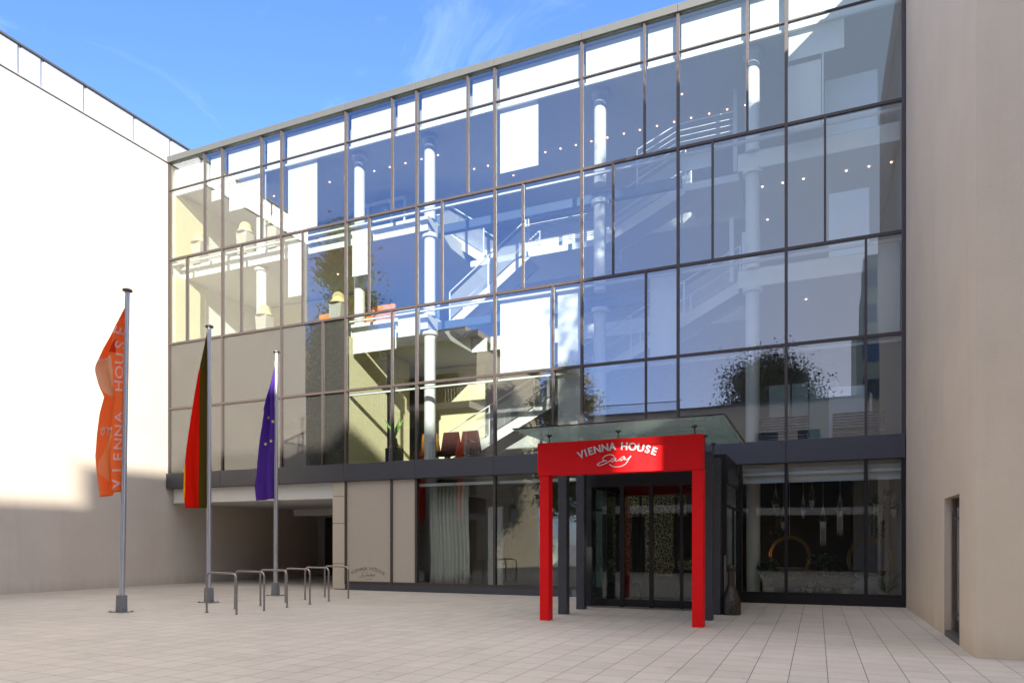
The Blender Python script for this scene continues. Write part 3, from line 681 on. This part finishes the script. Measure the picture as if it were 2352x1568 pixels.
T1 = [(0, .005), (.09, 78 * q), (.215, 160 * q), (.315, 208 * q), (.345, 208 * q), (.42, 172 * q), (.49, 125 * q), (.58, 158 * q), (.69, 180 * q), (.80, 190 * q), (.87, 178 * q), (1, 140 * q)]
S1 = flag_surface(*P1, 7.02, 2.80, T1, LEAN, .06, 1.4, .11, .12 * -1.2)
f1 = flag_mesh(S1, 'orange_flag', cloth('flag_orange', [(0, (.95, .30, .09))], .55), 1)
tag(f1, 'orange hotel flag with white lettering and pale circle on the leftmost pole', 'flag')
FW = cloth('flag_white', [(0, (.85, .72, .66))], .45); FB = cloth('flag_beige', [(0, (.85, .62, .36))], .45); FRD = cloth('flag_deep_red', [(0, (.72, .06, .02))], .45)
# pale disc segment where the cloth swells, with a white rim
def flag_patch(S, pts, m, nm, lift=.004, parent=None, n=16):
    mb = MB()
    cu_, cv_ = sum(p[0] for p in pts) / len(pts), sum(p[1] for p in pts) / len(pts)
    rings = [[(cu_ + (p[0] - cu_) * k / n, cv_ + (p[1] - cv_) * k / n) for p in pts] for k in range(1, n + 1)]
    b = len(mb.v); mb.v.append(tuple(S(cu_, cv_, lift)))
    for rg in rings: mb.v += [tuple(S(a, c, lift)) for a, c in rg]
    kk = len(pts)
    for j in range(kk): mb.f.append((0, 1 + j, 1 + (j + 1) % kk)); mb.mi.append(0)
    for r_ in range(n - 1):
        for j in range(kk): a = 1 + r_ * kk; c = a + kk; mb.f.append((a + j, c + j, c + (j + 1) % kk, a + (j + 1) % kk)); mb.mi.append(0)
    return mb.build(nm, m, parent, smooth=True)
def denser(p, k=5):
    o = []
    for a, b in zip(p, p[1:] + p[:1]):
        o += [(a[0] + (b[0] - a[0]) * i / k, a[1] + (b[1] - a[1]) * i / k) for i in range(k)]
    return o
flag_patch(S1, denser([(.99, .285), (.8, .27), (.58, .268), (.40, .277), (.33, .34), (.38, .42), (.58, .48), (.8, .475), (.95, .46), (.99, .40), (.995, .33)]), FB, 'pale_circle', .006, f1)
flag_patch(S1, denser([(.995, .278), (.8, .262), (.55, .259), (.42, .268), (.42, .278), (.55, .268), (.8, .271), (.995, .287)]), FW, 'circle_rim', .008, f1)
flag_patch(S1, denser([(.93, .83), (.96, .88), (.72, .93), (.55, .86), (.5, .78), (.38, .70), (.42, .66), (.62, .72), (.80, .79)]), cloth('flag_peach', [(0, (.95, .50, .20))], .5), 'peach_patch', .006, f1)  # lighter peach area on the lower part of the cloth
flag_patch(S1, denser([(.62, .245), (.36, .17), (.30, .245)]), FRD, 'red_triangle', .006, f1)
# letters run up the hoist; we look at the reverse of the cloth
def flag_text(S, s, v0, dv, s0, hs, m, nm, parent):
    v = v0
    for ch in s:
        if ch == ' ': v -= dv * .55; continue
        me = text_mesh(ch, 1, 0.0, .012); mb = MB(); b = 0
        bm = bmesh.new(); bm.from_mesh(me); bmesh.ops.triangulate(bm, faces=bm.faces)
        bmesh.ops.subdivide_edges(bm, edges=[e for e in bm.edges if e.calc_length() > .15], cuts=2); bm.verts.ensure_lookup_table()
        for k_, vv in enumerate(bm.verts):
            vv.index = k_; mb.v.append(tuple(S(s0 / max(interp(T1, v), .2) + (vv.co.y / .7) * hs / max(interp(T1, v), .2) * 1.0, v - vv.co.x * dv * 1.25, .010)))
        for f in bm.faces: mb.f.append(tuple(x.index + b for x in f.verts)); mb.mi.append(0)
        bm.free(); bpy.data.meshes.remove(me); v -= dv; mb.build(nm, m, parent)
flag_text(S1, 'VIENNA', .955, .072, .02, .145, FW, 'letter', f1)
flag_text(S1, 'HOUSE', .425, .075, .02, .145, FW, 'letter', f1)
mbs = MB(); mbs.tube([tuple(S1(a, b, .012)) for a, b in smooth2([(.90, .665), (.86, .65), (.80, .665), (.83, .69), (.88, .685), (.84, .655), (.72, .65), (.66, .66), (.64, .69), (.68, .65), (.60, .655), (.50, .665), (.44, .65), (.42, .67)])], .009, 5); mbs.build('script', FW, f1)

q2 = .00607
T2 = [(0, .004), (.24, 44 * q2 * .98), (.46, 68 * q2), (.66, 91 * q2), (.79, 101 * q2), (.92, 102 * q2), (1, 93 * q2)]
S2 = flag_surface(*P2, 7.28, 2.55, T2, R(.1), .055, 1.3, .06)
def uv2(s, v): return min(.999, interp(T2, v) * s / .66)
f2 = flag_mesh(S2, 'black_red_gold_flag', cloth('flag_tricolour', [(0, (.12, .085, .014)), (.31, (.80, .022, .010)), (.885, (.95, .55, .01))], .45), 1, uvx=uv2)
tag(f2, 'black, red and gold flag hanging from the middle pole', 'flag')
q3 = .3 * .0125
T3 = [(0, .004), (.12, 30 * q3), (.23, 62 * q3), (.33, 83 * q3), (.345, 78 * q3), (.45, 92 * q3), (.57, 115 * q3), (.72, 135 * q3), (.82, 145 * q3), (.88, 160 * q3), (.96, 152 * q3), (1, 146 * q3)]
S3 = flag_surface(*P3, 6.98, 2.95, T3, R(.35), .055, 1.6, .08, -.12 * .5)
f3 = flag_mesh(S3, 'blue_star_flag', cloth('flag_violet', [(0, (.13, .055, .40))], .4), 1)
tag(f3, 'violet-blue flag with yellow stars hanging from the right pole', 'flag')
SY = cloth('flag_star', [(0, (1.0, .88, .18))], .2)
for (a, c) in ((875, 885), (916, 919), (902, 1074), (852, 1096)):
    v = (c - 480) / (1535 - 480); W = interp(T3, v); s0 = ((928 - a) * q3) / W; r_ = 16 * q3
    pts = []
    for k in range(10):
        rr = r_ if k % 2 == 0 else r_ * .42; an = math.pi / 2 + k * math.pi / 5
        pts.append((s0 + rr * math.cos(an) * .8 / W, v - rr * math.sin(an) / 4.03))
    flag_patch(S3, denser(pts, 2), SY, 'star', .006, f3, 3)

# ------------------------------------------------------------------ things inside the hotel
def pedestal(x, y, z, h, label, first=None):
    if first: return copy_tree(first, (x, y, z), label)
    t = thing('pedestal', (x, y, z), label, 'pedestal', 'square tapered pedestals behind the glass')
    p = MB().prism([(-.20, 0), (.20, 0), (.27, h), (-.27, h)], 'y', -.2, .2); p.build('plinth', GREYBOX, t, local=True)
    MB().box(-.28, .28, -.21, .21, h + .002, h + .02).build('top_plate', GREYBOX, t, local=True); return t
def wicker(x, y, z, label, first=None):
    if first: return copy_tree(first, (x, y, z), label)
    t = thing('wicker_hat_lamp', (x, y, z), label, 'wicker lamp', 'domed wicker lamps on pedestals')
    MB().lathe([(.33, .0), (.25, .10), (.21, .2)], (0, 0, 0), 22).build('brim', WICK, t, smooth=True, local=True)
    d = MB()
    for k in range(14):
        a = math.pi * 2 * k / 14
        d.tube([(.21 * math.cos(a) * math.cos(b_), .21 * math.sin(a) * math.cos(b_), .2 + .22 * math.sin(b_)) for b_ in [i * math.pi / 12 for i in range(7)]], .012, 5, False)
    for j in range(5):
        b_ = j * math.pi / 11; d.tube([(.21 * math.cos(b_) * math.cos(a), .21 * math.cos(b_) * math.sin(a), .2 + .22 * math.sin(b_)) for a in [i * math.pi / 10 for i in range(21)]], .010, 5, False)
    d.lathe([(.19, .2), (.17, .3), (.10, .38), (.01, .40)], (0, 0, 0), 16)
    d.build('dome', WICK, t, smooth=True, local=True); return t
pl = [(-22.45, ZA, 'top-floor pedestal at the far left of the facade'), (-20.1, ZA, 'top-floor pedestal second from the left'), (-18.65, ZA, 'top-floor pedestal third from the left'), (-19.15, ZB, 'pedestal on the floor below, beside the cream column'), (-15.75, ZB, 'pedestal on the floor below, in front of the reflected tree')]
p0 = w0 = None
for x, z, lab in pl:
    o = pedestal(x, 20.72, z - .05, .82, 'pale tapered ' + lab, p0); p0 = p0 or o
    o = wicker(x, 20.72, z - .05 + .843, 'yellow wicker dome on the ' + lab, w0); w0 = w0 or o
def armchair(x, y, z, label, first=None):
    if first: return copy_tree(first, (x, y, z), label)
    t = thing('lounge_seat', (x, y, z), label, 'armchair', 'orange lounge seats behind the glass')
    MB().box(-.5, .5, -.35, .35, .15, .45).build('seat', ORANGE, t, bevel=.04, local=True); MB().box(-.5, .5, .2, .36, .452, 1.0).build('backrest', ORANGE, t, bevel=.05, local=True)
    for sx in (-.42, .42):
        for sy in (-.28, .28): MB().box(sx - .02, sx + .02, sy - .02, sy + .02, 0, .149).build('leg', STEEL, t, local=True)
    return t
a0 = armchair(-17.0, 21.6, ZB - .05, 'orange lounge seat left of the blue pedestal, second floor'); armchair(-15.6, 22.2, ZB - .05, 'orange lounge seat behind the rightmost pedestal', a0); armchair(-14.6, 21.6, ZB - .05, 'orange lounge seat beside the white column', a0)
# glass balustrades inside upper floors
def balu(x0, x1, z, label):
    t = thing('glass_balustrade', ((x0 + x1) / 2, 22.5, z), label, 'balustrade', 'low glass balustrades inside')
    bxo('glass_sheet', (x0, x1, 22.49, 22.51, z, z + .9), GLC, t); bxo('rail', (x0, x1, 22.47, 22.53, z + .902, z + .94), RAILM, t)
balu(-14.6, -12.6, ZA - .05, 'low glass balustrade on the top floor left of the stair hall'); balu(-14.6, -12.6, ZB - .05, 'low glass balustrade on the second floor left of the stair hall')
# tall framed glass cabinet (lift) on the top floor
lf = thing('glass_lift', (-16.0, 23.4, ZA - .05), 'glazed lift shaft with white posts behind the column, top floor', 'lift')
for x in (-16.9, -16.3, -15.2, -14.6): bxo('post', (x - .05, x + .05, 23.3, 23.4, ZA - .05, 14.9), WHITE, lf)
bxo('glass', (-16.85, -14.65, 23.42, 23.44, ZA - .05, 14.9), GLC, lf); bxo('top_rail', (-16.9, -14.6, 23.3, 23.4, 14.9, 15.0), WHITE, lf)
# curtain
cb_ = MB(); nx = 120; vs = []
for j in range(7):
    z = .12 + (3.55 - .12) * j / 6
    for i in range(nx + 1):
        u = i / nx; x = -12.0 + 1.5 * u + .03 * math.sin(j); y = 20.75 + .05 * math.sin(u * 62 + .6 * math.sin(u * 17)) + .02 * math.sin(u * 131 + j * .5)
        vs.append((x, y, z))
cb_.v = vs; cb_.f = [(j * (nx + 1) + i, j * (nx + 1) + i + 1, (j + 1) * (nx + 1) + i + 1, (j + 1) * (nx + 1) + i) for j in range(6) for i in range(nx)]; cb_.mi = [0] * len(cb_.f)
cu_o = cb_.build('curtain', mat('curtain_fabric', (.62, .60, .54), .95, noise_amt=.05), smooth=True)
sol = cu_o.modifiers.new('t', 'SOLIDIFY'); sol.thickness = .004
tag(cu_o, 'long pleated pale grey curtain behind the ground-floor window left of entrance', 'curtain')
rd = thing('radiator', (-9.35, 21.0, 0), 'tall slatted white radiator behind the ground-floor glass', 'radiator')
rdm = MB()
for k in range(46): rdm.box(-9.95, -9.45, 21.0, 21.04, .25 + k * .055, .28 + k * .055)
rdm.build('slats', WHITE, rd); bxo('back_plate', (-9.97, -9.43, 21.05, 21.08, .22, 2.8), IWALL, rd)
# gold lace screens inside the lobby
lace = bpy.data.materials.new('gold_lace'); lace.use_nodes = True
n = lace.node_tree.nodes; l = lace.node_tree.links; p = n['Principled BSDF']; t = n.new('ShaderNodeTexCoord'); v = n.new('ShaderNodeTexVoronoi'); v.feature = 'DISTANCE_TO_EDGE'; v.inputs['Scale'].default_value = 13
dn = n.new('ShaderNodeTexNoise'); dn.inputs['Scale'].default_value = 6; mxv = n.new('ShaderNodeMix'); mxv.data_type = 'RGBA'; mxv.inputs[0].default_value = .18
l.new(t.outputs['Object'], dn.inputs[0]); l.new(t.outputs['Object'], mxv.inputs[6]); l.new(dn.outputs['Color'], mxv.inputs[7]); l.new(mxv.outputs[2], v.inputs[0])
r = n.new('ShaderNodeValToRGB'); r.color_ramp.elements[0].position = .05; r.color_ramp.elements[0].color = (.50, .40, .19, 1); r.color_ramp.elements[1].position = .09; r.color_ramp.elements[1].color = (.05, .035, .03, 1)
l.new(v.outputs[0], r.inputs[0]); l.new(r.outputs[0], p.inputs['Base Color']); l.new(r.outputs[0], p.inputs['Emission Color']); p.inputs['Emission Strength'].default_value = .03; p.inputs['Roughness'].default_value = .5  # pattern colour is also emitted faintly, so the panel looks lit
sc_ = thing('lace_screen', (-4.4, 21.5, 0), 'gold lace patterned wall panel with a faint added glow, inside the lobby behind the doors', 'wall panel')
bxo('panel', (-5.6, -3.6, 21.5, 21.55, 2.42, 3.05), lace, sc_); bxo('panel', (-4.85, -4.0, 21.5, 21.55, .6, 2.418), lace, sc_); bxo('panel', (-3.998, -2.6, 21.5, 21.55, .8, 1.1), lace, sc_)

# houseplants on the right-hand ground floor
def leaf_cluster(mb, c, r, n, size, flat=.5):
    for _ in range(n):
        d = Vector((random.gauss(0, 1), random.gauss(0, 1), random.gauss(0, 1))).normalized() * r * random.random() ** .4
        p = Vector(c) + d; a = Vector((random.gauss(0, 1), random.gauss(0, 1), random.gauss(0, flat))).normalized(); b = a.cross(Vector((random.random(), random.random(), random.random()))).normalized()
        s = size * random.uniform(.6, 1.3); mb.quad(p - a * s, p - b * s * .5, p + a * s, p + b * s * .5)
HP = [(-1.06, 21.0, 3.3, 2.6, .10, 'trailing green plant in a rope hanger beside the lobby column'), (-.86, 21.1, 3.3, 2.1, .08, 'rope hanger with a tan pot left of the second window bar'), (-.35, 21, 3.3, 2.42, .06, 'small netted rope hanger holding a green bulb'),
      (-.13, 21, 3.3, 2.68, .08, 'small striped pot in a hanger right of the netted one'), (.15, 21, 3.3, 2.1, .09, 'long white macrame hanger with tassels in the middle window'), (.57, 21, 3.3, 2.38, .09, 'fern in a pale pot hanging right of the macrame'),
      (1.48, 21, 3.3, 2.55, .13, 'wide fringed macrame hanger with vines in the right window'), (1.72, 21.3, 3.3, 2.8, .06, 'tiny hanger high in the right window'), (1.86, 21, 3.3, 2.4, .08, 'small pot with spiky plant hanging by the right wall')]
for x, y, zt, zp, r_, lab in HP:
    t = thing('hanging_planter', (x, y, zp), lab, 'hanging plant', 'hanging plants in the lobby window')
    m_ = MB()
    for k in range(4): a = k * math.pi / 2 + .4; m_.tube([(x, y, zp + .55), (x + r_ * math.cos(a), y + r_ * math.sin(a), zp + .1), (x + r_ * .7 * math.cos(a), y + r_ * .7 * math.sin(a), zp - .06), (x, y, zp - .14)], .007, 4)
    m_.tube([(x, y, zp + .55), (x, y, zt + .35)], .006, 4); m_.build('rope', ROPE, t)
    MB().lathe([(r_ * .7, -.07), (r_, .08), (r_ * .9, .085)], (x, y, zp), 16).build('pot', ROPE if r_ > .085 else POT, t, smooth=True)
    lm = MB(); leaf_cluster(lm, (x, y, zp + .14), r_ * 1.5, 40, .06)
    if 'vines' in lab or 'trailing' in lab:
        for _ in range(9):
            a = random.random() * 6.3
            for k in range(16): leaf_cluster(lm, (x + r_ * math.cos(a), y + r_ * math.sin(a), zp + .05 - k * .055), .03, 2, .03)
    lm.build('leaves', LEAF, t)
    if 'macrame' in lab:
        tm = MB()
        for k in range(18): a = k * .35; tm.tube([(x + r_ * .8 * math.cos(a), y + r_ * .8 * math.sin(a), zp), (x + r_ * .75 * math.cos(a), y + r_ * .75 * math.sin(a), zp - random.uniform(.4, .6))], .006, 4)
        tm.build('tassels', ROPE, t)
def hoop(x, y, z, label):
    t = thing('hoop_swing_chair', (x, y, z), label, 'hanging chair', 'golden hoop chairs in the lobby')
    for k, r_ in enumerate((.50, .55)):
        MB().tube([(x + r_ * math.cos(a), y + .05 * k, z + r_ * 1.08 * math.sin(a)) for a in [i * math.pi / 20 for i in range(41)]], .012, 6).build('hoop', GOLD, t, smooth=True)
    MB().lathe([(.05, -.50), (.34, -.42), (.42, -.30)], (x, y, z), 20).build('cushion', mat('cushion', (.25, .22, .18), .9), t, smooth=True)
    MB().tube([(x, y, z + .58), (x, y, 3.7)], .008, 5).build('rope', ROPE, t)
hoop(-.72, 21.6, 1.2, 'golden hoop chair hanging behind the second window bar'); hoop(1.32, 21.6, 1.15, 'golden hoop chair hanging in the right window')
FP = [(-1.25, 20.9, .9, .32, 'bushy dark plant near the lobby column'), (.15, 21.6, .95, .48, 'large broad-leaved plant in the middle window'), (.2, 21.3, .35, .3, 'low leafy plant under the large one'), (.75, 21.4, .6, .28, 'medium green plant right of the large one'), (-.2, 20.9, .3, .22, 'small pale plant by the window sill')]
for x, y, z, r_, lab in FP:
    t = thing('potted_plant', (x, y, .06), lab, 'plant', 'floor plants in the lobby window')
    MB().lathe([(.12, .06), (.17, .36), (.15, .36)], (x, y, 0), 18).build('pot', POT, t, smooth=True)
    lm = MB(); leaf_cluster(lm, (x, y, z), r_, 150, .09); lm.tube([(x, y, .3), (x + .02, y, z)], .015, 6); lm.build('leaves', LEAF, t)
t = thing('agave_plant', (1.65, 20.7, .06), 'spiky agave plant on the floor by the right-hand window', 'plant')
am = MB()
for k in range(15):
    a = k * 2.4; l_ = random.uniform(.45, .85); up = random.uniform(.3, 1.2); pts = [Vector((1.65, 20.7, .3)) + Vector((math.cos(a) * s * l_ * .6, math.sin(a) * s * l_ * .35, up * s * l_ * (1.1 - .4 * s))) for s in (0, .4, .75, 1)]
    am.tube(pts, [.02, .03, .018, .002], 5)
am.build('leaves', LEAF, t); MB().lathe([(.13, .06), (.2, .3)], (1.65, 20.7, 0), 16).build('pot', POT, t)
t = thing('table_lamp', (-1.75, 21.6, .06), 'small glowing lamp on a table just inside the right-hand glass', 'lamp')
MB().lathe([(.015, .8), (.015, 1.32)], (-1.75, 21.6, 0), 8).build('stem', BLACK, t); MB().lathe([(.01, 1.32), (.04, 1.36), (.045, 1.4), (.01, 1.44)], (-1.75, 21.6, 0), 12).build('bulb', BULB, t, smooth=True)
t = thing('side_table', (-1.7, 21.6, .06), 'dark wooden side table under the glowing lamp', 'table')
bxo('top', (-1.93, -1.45, 21.4, 21.8, .77, .80), mat('dark_wood', (.06, .035, .02), .5), t)
for sx in (-1.9, -1.48):
    for sy in (21.43, 21.77): bxo('leg', (sx - .015, sx + .015, sy - .015, sy + .015, .06, .768), BLACK, t)
# first-floor room seen left of the stair: seats and pineapple-like plant
t = thing('palm_plant', (-13.7, 21.2, ZBT), 'green palm in a dark box planter behind the first-floor window', 'plant')
bxo('planter', (-13.95, -13.45, 21.0, 21.4, ZBT, ZBT + .62), DARK, t)
MB().lathe([(.08, ZBT + .62), (.13, ZBT + .75), (.09, ZBT + .98)], (-13.7, 21.2, 0), 14).build('trunk', BARK, t, smooth=True)
pm = MB()
for k in range(8):
    a = k * .8; pm.tube([(-13.7, 21.2, ZBT + .95), (-13.7 + .18 * math.cos(a), 21.2 + .1 * math.sin(a), ZBT + 1.35), (-13.7 + .42 * math.cos(a), 21.2 + .2 * math.sin(a), ZBT + 1.5 + .2 * math.sin(k * 2))], [.015, .04, .004], 5)
pm.build('leaves', mat('palm_leaf', (.12, .30, .03), .5), t)
for x, col, lab in ((-12.6, (.30, .13, .02), 'ochre high-backed seat beside the palm on the first floor'), (-11.75, (.07, .014, .012), 'dark red high-backed seat behind the first-floor column'), (-11.0, (.075, .014, .012), 'dark red high-backed seat under the stair')):
    t = thing('high_back_seat', (x, 21.6, ZBT), lab, 'armchair', 'high-backed seats on the first floor')
    mm_ = mat('seat_%.2f' % col[0], col, .8); MB().prism([(x - .42, ZBT + .4), (x + .42, ZBT + .4), (x + .28, ZBT + 1.15), (x - .28, ZBT + 1.15)], 'y', 21.75, 21.85).build('backrest', mm_, t)
    bxo('seat', (x - .4, x + .4, 21.3, 21.74, ZBT + .3, ZBT + .44), mm_, t, .02); bxo('base', (x - .08, x + .08, 21.45, 21.6, ZBT - .06, ZBT + .298), STEEL, t)
# first-floor right room: door leaves and sofas
t = thing('office_partition', (-.2, 23.0, ZBT), 'pale glazed partition and doors in the right-hand first-floor room', 'partition')
for a, b in ((-1.35, -.75), (-.7, -.25), (-.2, .6)): bxo('leaf', (a, b, 23.0, 23.05, ZBT, ZBT + 2.1), mat('sage_leaf', (.42, .50, .44), .5), t)
bxo('post', (1.3, 1.36, 21.2, 21.26, ZBT, ZBT + 1.3), WHITE, t)
for x, lab in ((-.85, 'dark slatted bench behind the first-floor glass above the band, left one'), (1.0, 'dark slatted bench behind the first-floor glass above the band, right one')):
    t = thing('slatted_bench', (x, 20.8, ZBT), lab, 'bench', 'slatted benches on the first floor')
    m_ = MB()
    for k in range(9): m_.box(x - .62, x + .62, 20.8, 20.83, ZBT + .1 + k * .075, ZBT + .155 + k * .075)
    m_.build('back_slats', DARK, t); bxo('seat', (x - .6, x + .6, 20.84, 21.3, ZBT + .32, ZBT + .38), DARK, t)
    for s in (-.55, .55): bxo('leg', (x + s - .02, x + s + .02, 20.84, 21.25, ZBT - .05, ZBT + .318), STEEL, t)

# ------------------------------------------------------------------ surroundings behind the camera (seen in the glass, and casting the shade)
OPW = plaster('opposite_render', (.52, .46, .38)); WIN = mat('dark_window', (.02, .025, .03), .05, 0, .8)
ob = thing('opposite_building', (-6, -5, 0), 'low beige building with roof railing mirrored in the lower glass', 'building')
bxo('wall', (-13.6, 7.5, -10, -3.2, 5.2, 9.55), OPW, ob); bxo('wall', (-13.6, 7.5, -10, -4.2, 0, 3.2), mat('shopfront', (.045, .042, .04), .35, noise_amt=.5, nscale=1.2), ob)
bxo('band', (-13.6, 7.5, -10, -2.9, 3.2, 3.6), WHITE, ob); bxo('window_strip', (-13.6, 7.5, -10, -3.35, 3.6, 5.2), WIN, ob)
bxo('coping', (-13.65, 7.54, -10, -3.1, 9.55, 9.66), CAP, ob)
for k in range(6): w_ = bxo('window', (-12.4 + k * 2.3, -11.2 + k * 2.3, -3.3, -3.15, 6.2, 7.9), WIN, ob)
rr_ = MB(); rr_.tube([(-13.4, -3.4, 10.25), (-7.4, -3.4, 10.25)], .03, 5)
for k in range(50): rr_.tube([(-13.4 + k * .12, -3.4, 9.66), (-13.4 + k * .12, -3.4, 10.25)], .012, 4, False)
rr_.build('roof_railing', BLACK, ob)
rw = thing('unseen_sky_blocker', (13, -7, 0), 'added brown block behind the viewpoint, keeping sky light off the beige front', 'building')  # added unseen building that blocks sky light from the beige front
bxo('wall', (7.6, 22, -6, -2.6, 0, 21), mat('dark_brick', (.16, .12, .09), .85, noise_amt=.2, nscale=3), rw); bxo('coping', (7.55, 22.05, -6.05, -2.55, 21, 21.12), CAP, rw)
for k in range(5):
    for j in range(4): bxo('window', (8.6 + j * 2.6, 10 + j * 2.6, -2.62, -2.57, 1.2 + k * 3.5, 3.1 + k * 3.5), WIN, rw)
bb_ = thing('balcony_building', (-25, -3, 0), 'cream apartment building with dark balconies mirrored left of centre', 'building')
bxo('wall', (-36, -18.8, -8.3, 1.8, 0, 13.9), mat('balcony_render', (.60, .52, .38), .85, noise_amt=.05), bb_)
bxo('roof_slab', (-36, -18.4, -8.5, 2.4, 13.9, 14.25), OPW, bb_); bxo('penthouse', (-34, -20.5, -8, 0, 14.25, 15.4), OPW, bb_)
for zf in (3.0, 6.2, 9.4):
    s = bxo('balcony', (-32, -18.2, 1.8, 4.0, zf, zf + .35), OPW, bb_)
    r_ = MB(); r_.box(-32, -18.2, 3.9, 3.95, zf + 1.2, zf + 1.28)
    for k in range(70): r_.box(-32 + k * .2, -31.97 + k * .2, 3.9, 3.94, zf + .35, zf + 1.2)
    for k in range(11): r_.box(-18.24, -18.2, 1.8 + k * .2, 1.83 + k * .2, zf + .35, zf + 1.2)
    r_.box(-18.25, -18.19, 1.8, 3.95, zf + 1.2, zf + 1.28); r_.build('balcony_rail', BLACK, s)
    for x in (-31, -27, -23, -20.6): bxo('window', (x - 1.0, x + .6, 1.75, 1.83, zf + .5, zf + 2.6), WIN, bb_)
for (y, z) in ((-3.6, 9.6), (-3.6, 6.2), (-3.6, 3.0), (-6.5, 6.2)): bxo('window', (-18.83, -18.76, y - .5, y + .5, z, z + 1.2), WIN, bb_)
for x in (-29, -25, -21): bxo('pier', (x - .25, x + .25, 3.2, 3.7, 0, 13.9), WHITE, bb_)
tw = thing('tower_block', (15, -40, 0), 'tall grey-green office block mirrored beside the beige wall', 'building')
TWM = mat('tower_render', (.22, .24, .18), .8, noise_amt=.08)
bxo('wall', (3.4, 13.9, -34, -29, 0, 26.5), TWM, tw); bxo('wall', (3.4, 13.9, -38.5, -34.004, 0, 25.15), TWM, tw)
for a, b, zt in ((10.002, 21.75, 29.6), (21.752, 22.75, 23.6), (22.752, 40, 29.6)):  # low middle section is a notch shaped to put sun on the red header
    MB().prism([(a, -38.51), (b, -38.51), (b + 8.5, -54), (a + 8.5, -54)] if a < 11 else [(a, -34), (b, -34), (b + 10.6, -54), (a + 10.6, -54)], 'z', 0, zt).build('wall', TWM, tw)
bxo('wall', (13.904, 21.74, -38.5, -34, 0, 29.6), TWM, tw)
for k in range(8):
    for j in range(5): bxo('window', (3.9 + j * 2.0, 5.0 + j * 2.0, -29.04, -28.97, 2 + k * 3.1, 3.6 + k * 3.1), WIN, tw)

def tree(name, x, y, h, r, n, lm, label, shape='round', z0=.28, lsize=.11, nc=60):
    t = thing(name, (x, y, 0), label, 'tree', 'trees on the square behind the viewpoint')
    tr_ = MB(); tr_.tube([(x, y, 0), (x + .1, y, h * .3), (x, y + .1, h * .6), (x + .05, y, h * .95)], [h * .018, h * .014, h * .008, .02], 8)
    rnd = random.Random(int(h * 10)); clumps = []
    for k in range(nc):
        f = rnd.random(); z = h * (z0 + (1 - z0) * f)
        pr = r * ((1 - f) ** .7 * (.35 + .65 * min(1, f * 6)) if shape == 'cone' else math.sqrt(max(0, 1 - (2 * f - .9) ** 2 * .8)) * .85)
        a = rnd.random() * 6.283; q_ = pr * rnd.uniform(.35, 1); c = Vector((x + q_ * math.cos(a), y + q_ * math.sin(a), z)); clumps.append((c, r * rnd.uniform(.18, .34)))
        tr_.tube([(x, y, z - q_ * .8), tuple(c)], [.05, .012], 5, False)
    tr_.build('trunk', BARK, t, smooth=True)
    m_ = MB()
    for _ in range(n):
        c, cr = rnd.choice(clumps); d = Vector((rnd.gauss(0, 1), rnd.gauss(0, 1), rnd.gauss(0, .8))) * cr * .62
        p = c + d; a = Vector((rnd.gauss(0, 1), rnd.gauss(0, 1), rnd.gauss(0, 1))).normalized(); b = a.orthogonal().normalized(); b = (b + a.cross(b) * rnd.uniform(-1, 1)).normalized(); s = lsize * rnd.uniform(.5, 1.1)
        m_.quad(p - a * s, p - b * s * .55, p + a * s, p + b * s * .55)
    o = m_.build('crown', lm, t); return t
tree('birch_tree', -25.2, 6.3, 19.8, 3.3, 60000, LG, 'tall slender birch mirrored in the left and middle panes', 'cone', .10, .13, 150)
tree('maple_tree', -16.0, -6.0, 13.2, 2.7, 40000, LY, 'yellowing tree mirrored in front of the cream apartment building', 'round', .28, .11, 80)
tree('plane_tree', -2.9, -12.5, 14.0, 4.1, 60000, LR, 'dark round tree mirrored above the low beige building', 'round', .5, .105, 80)
tree('lime_tree', 7.0, -.5, 23, 3.3, 22000, LG, 'tall lime tree throwing dappled shade on the upper glass', 'round', .42, .15, 56)
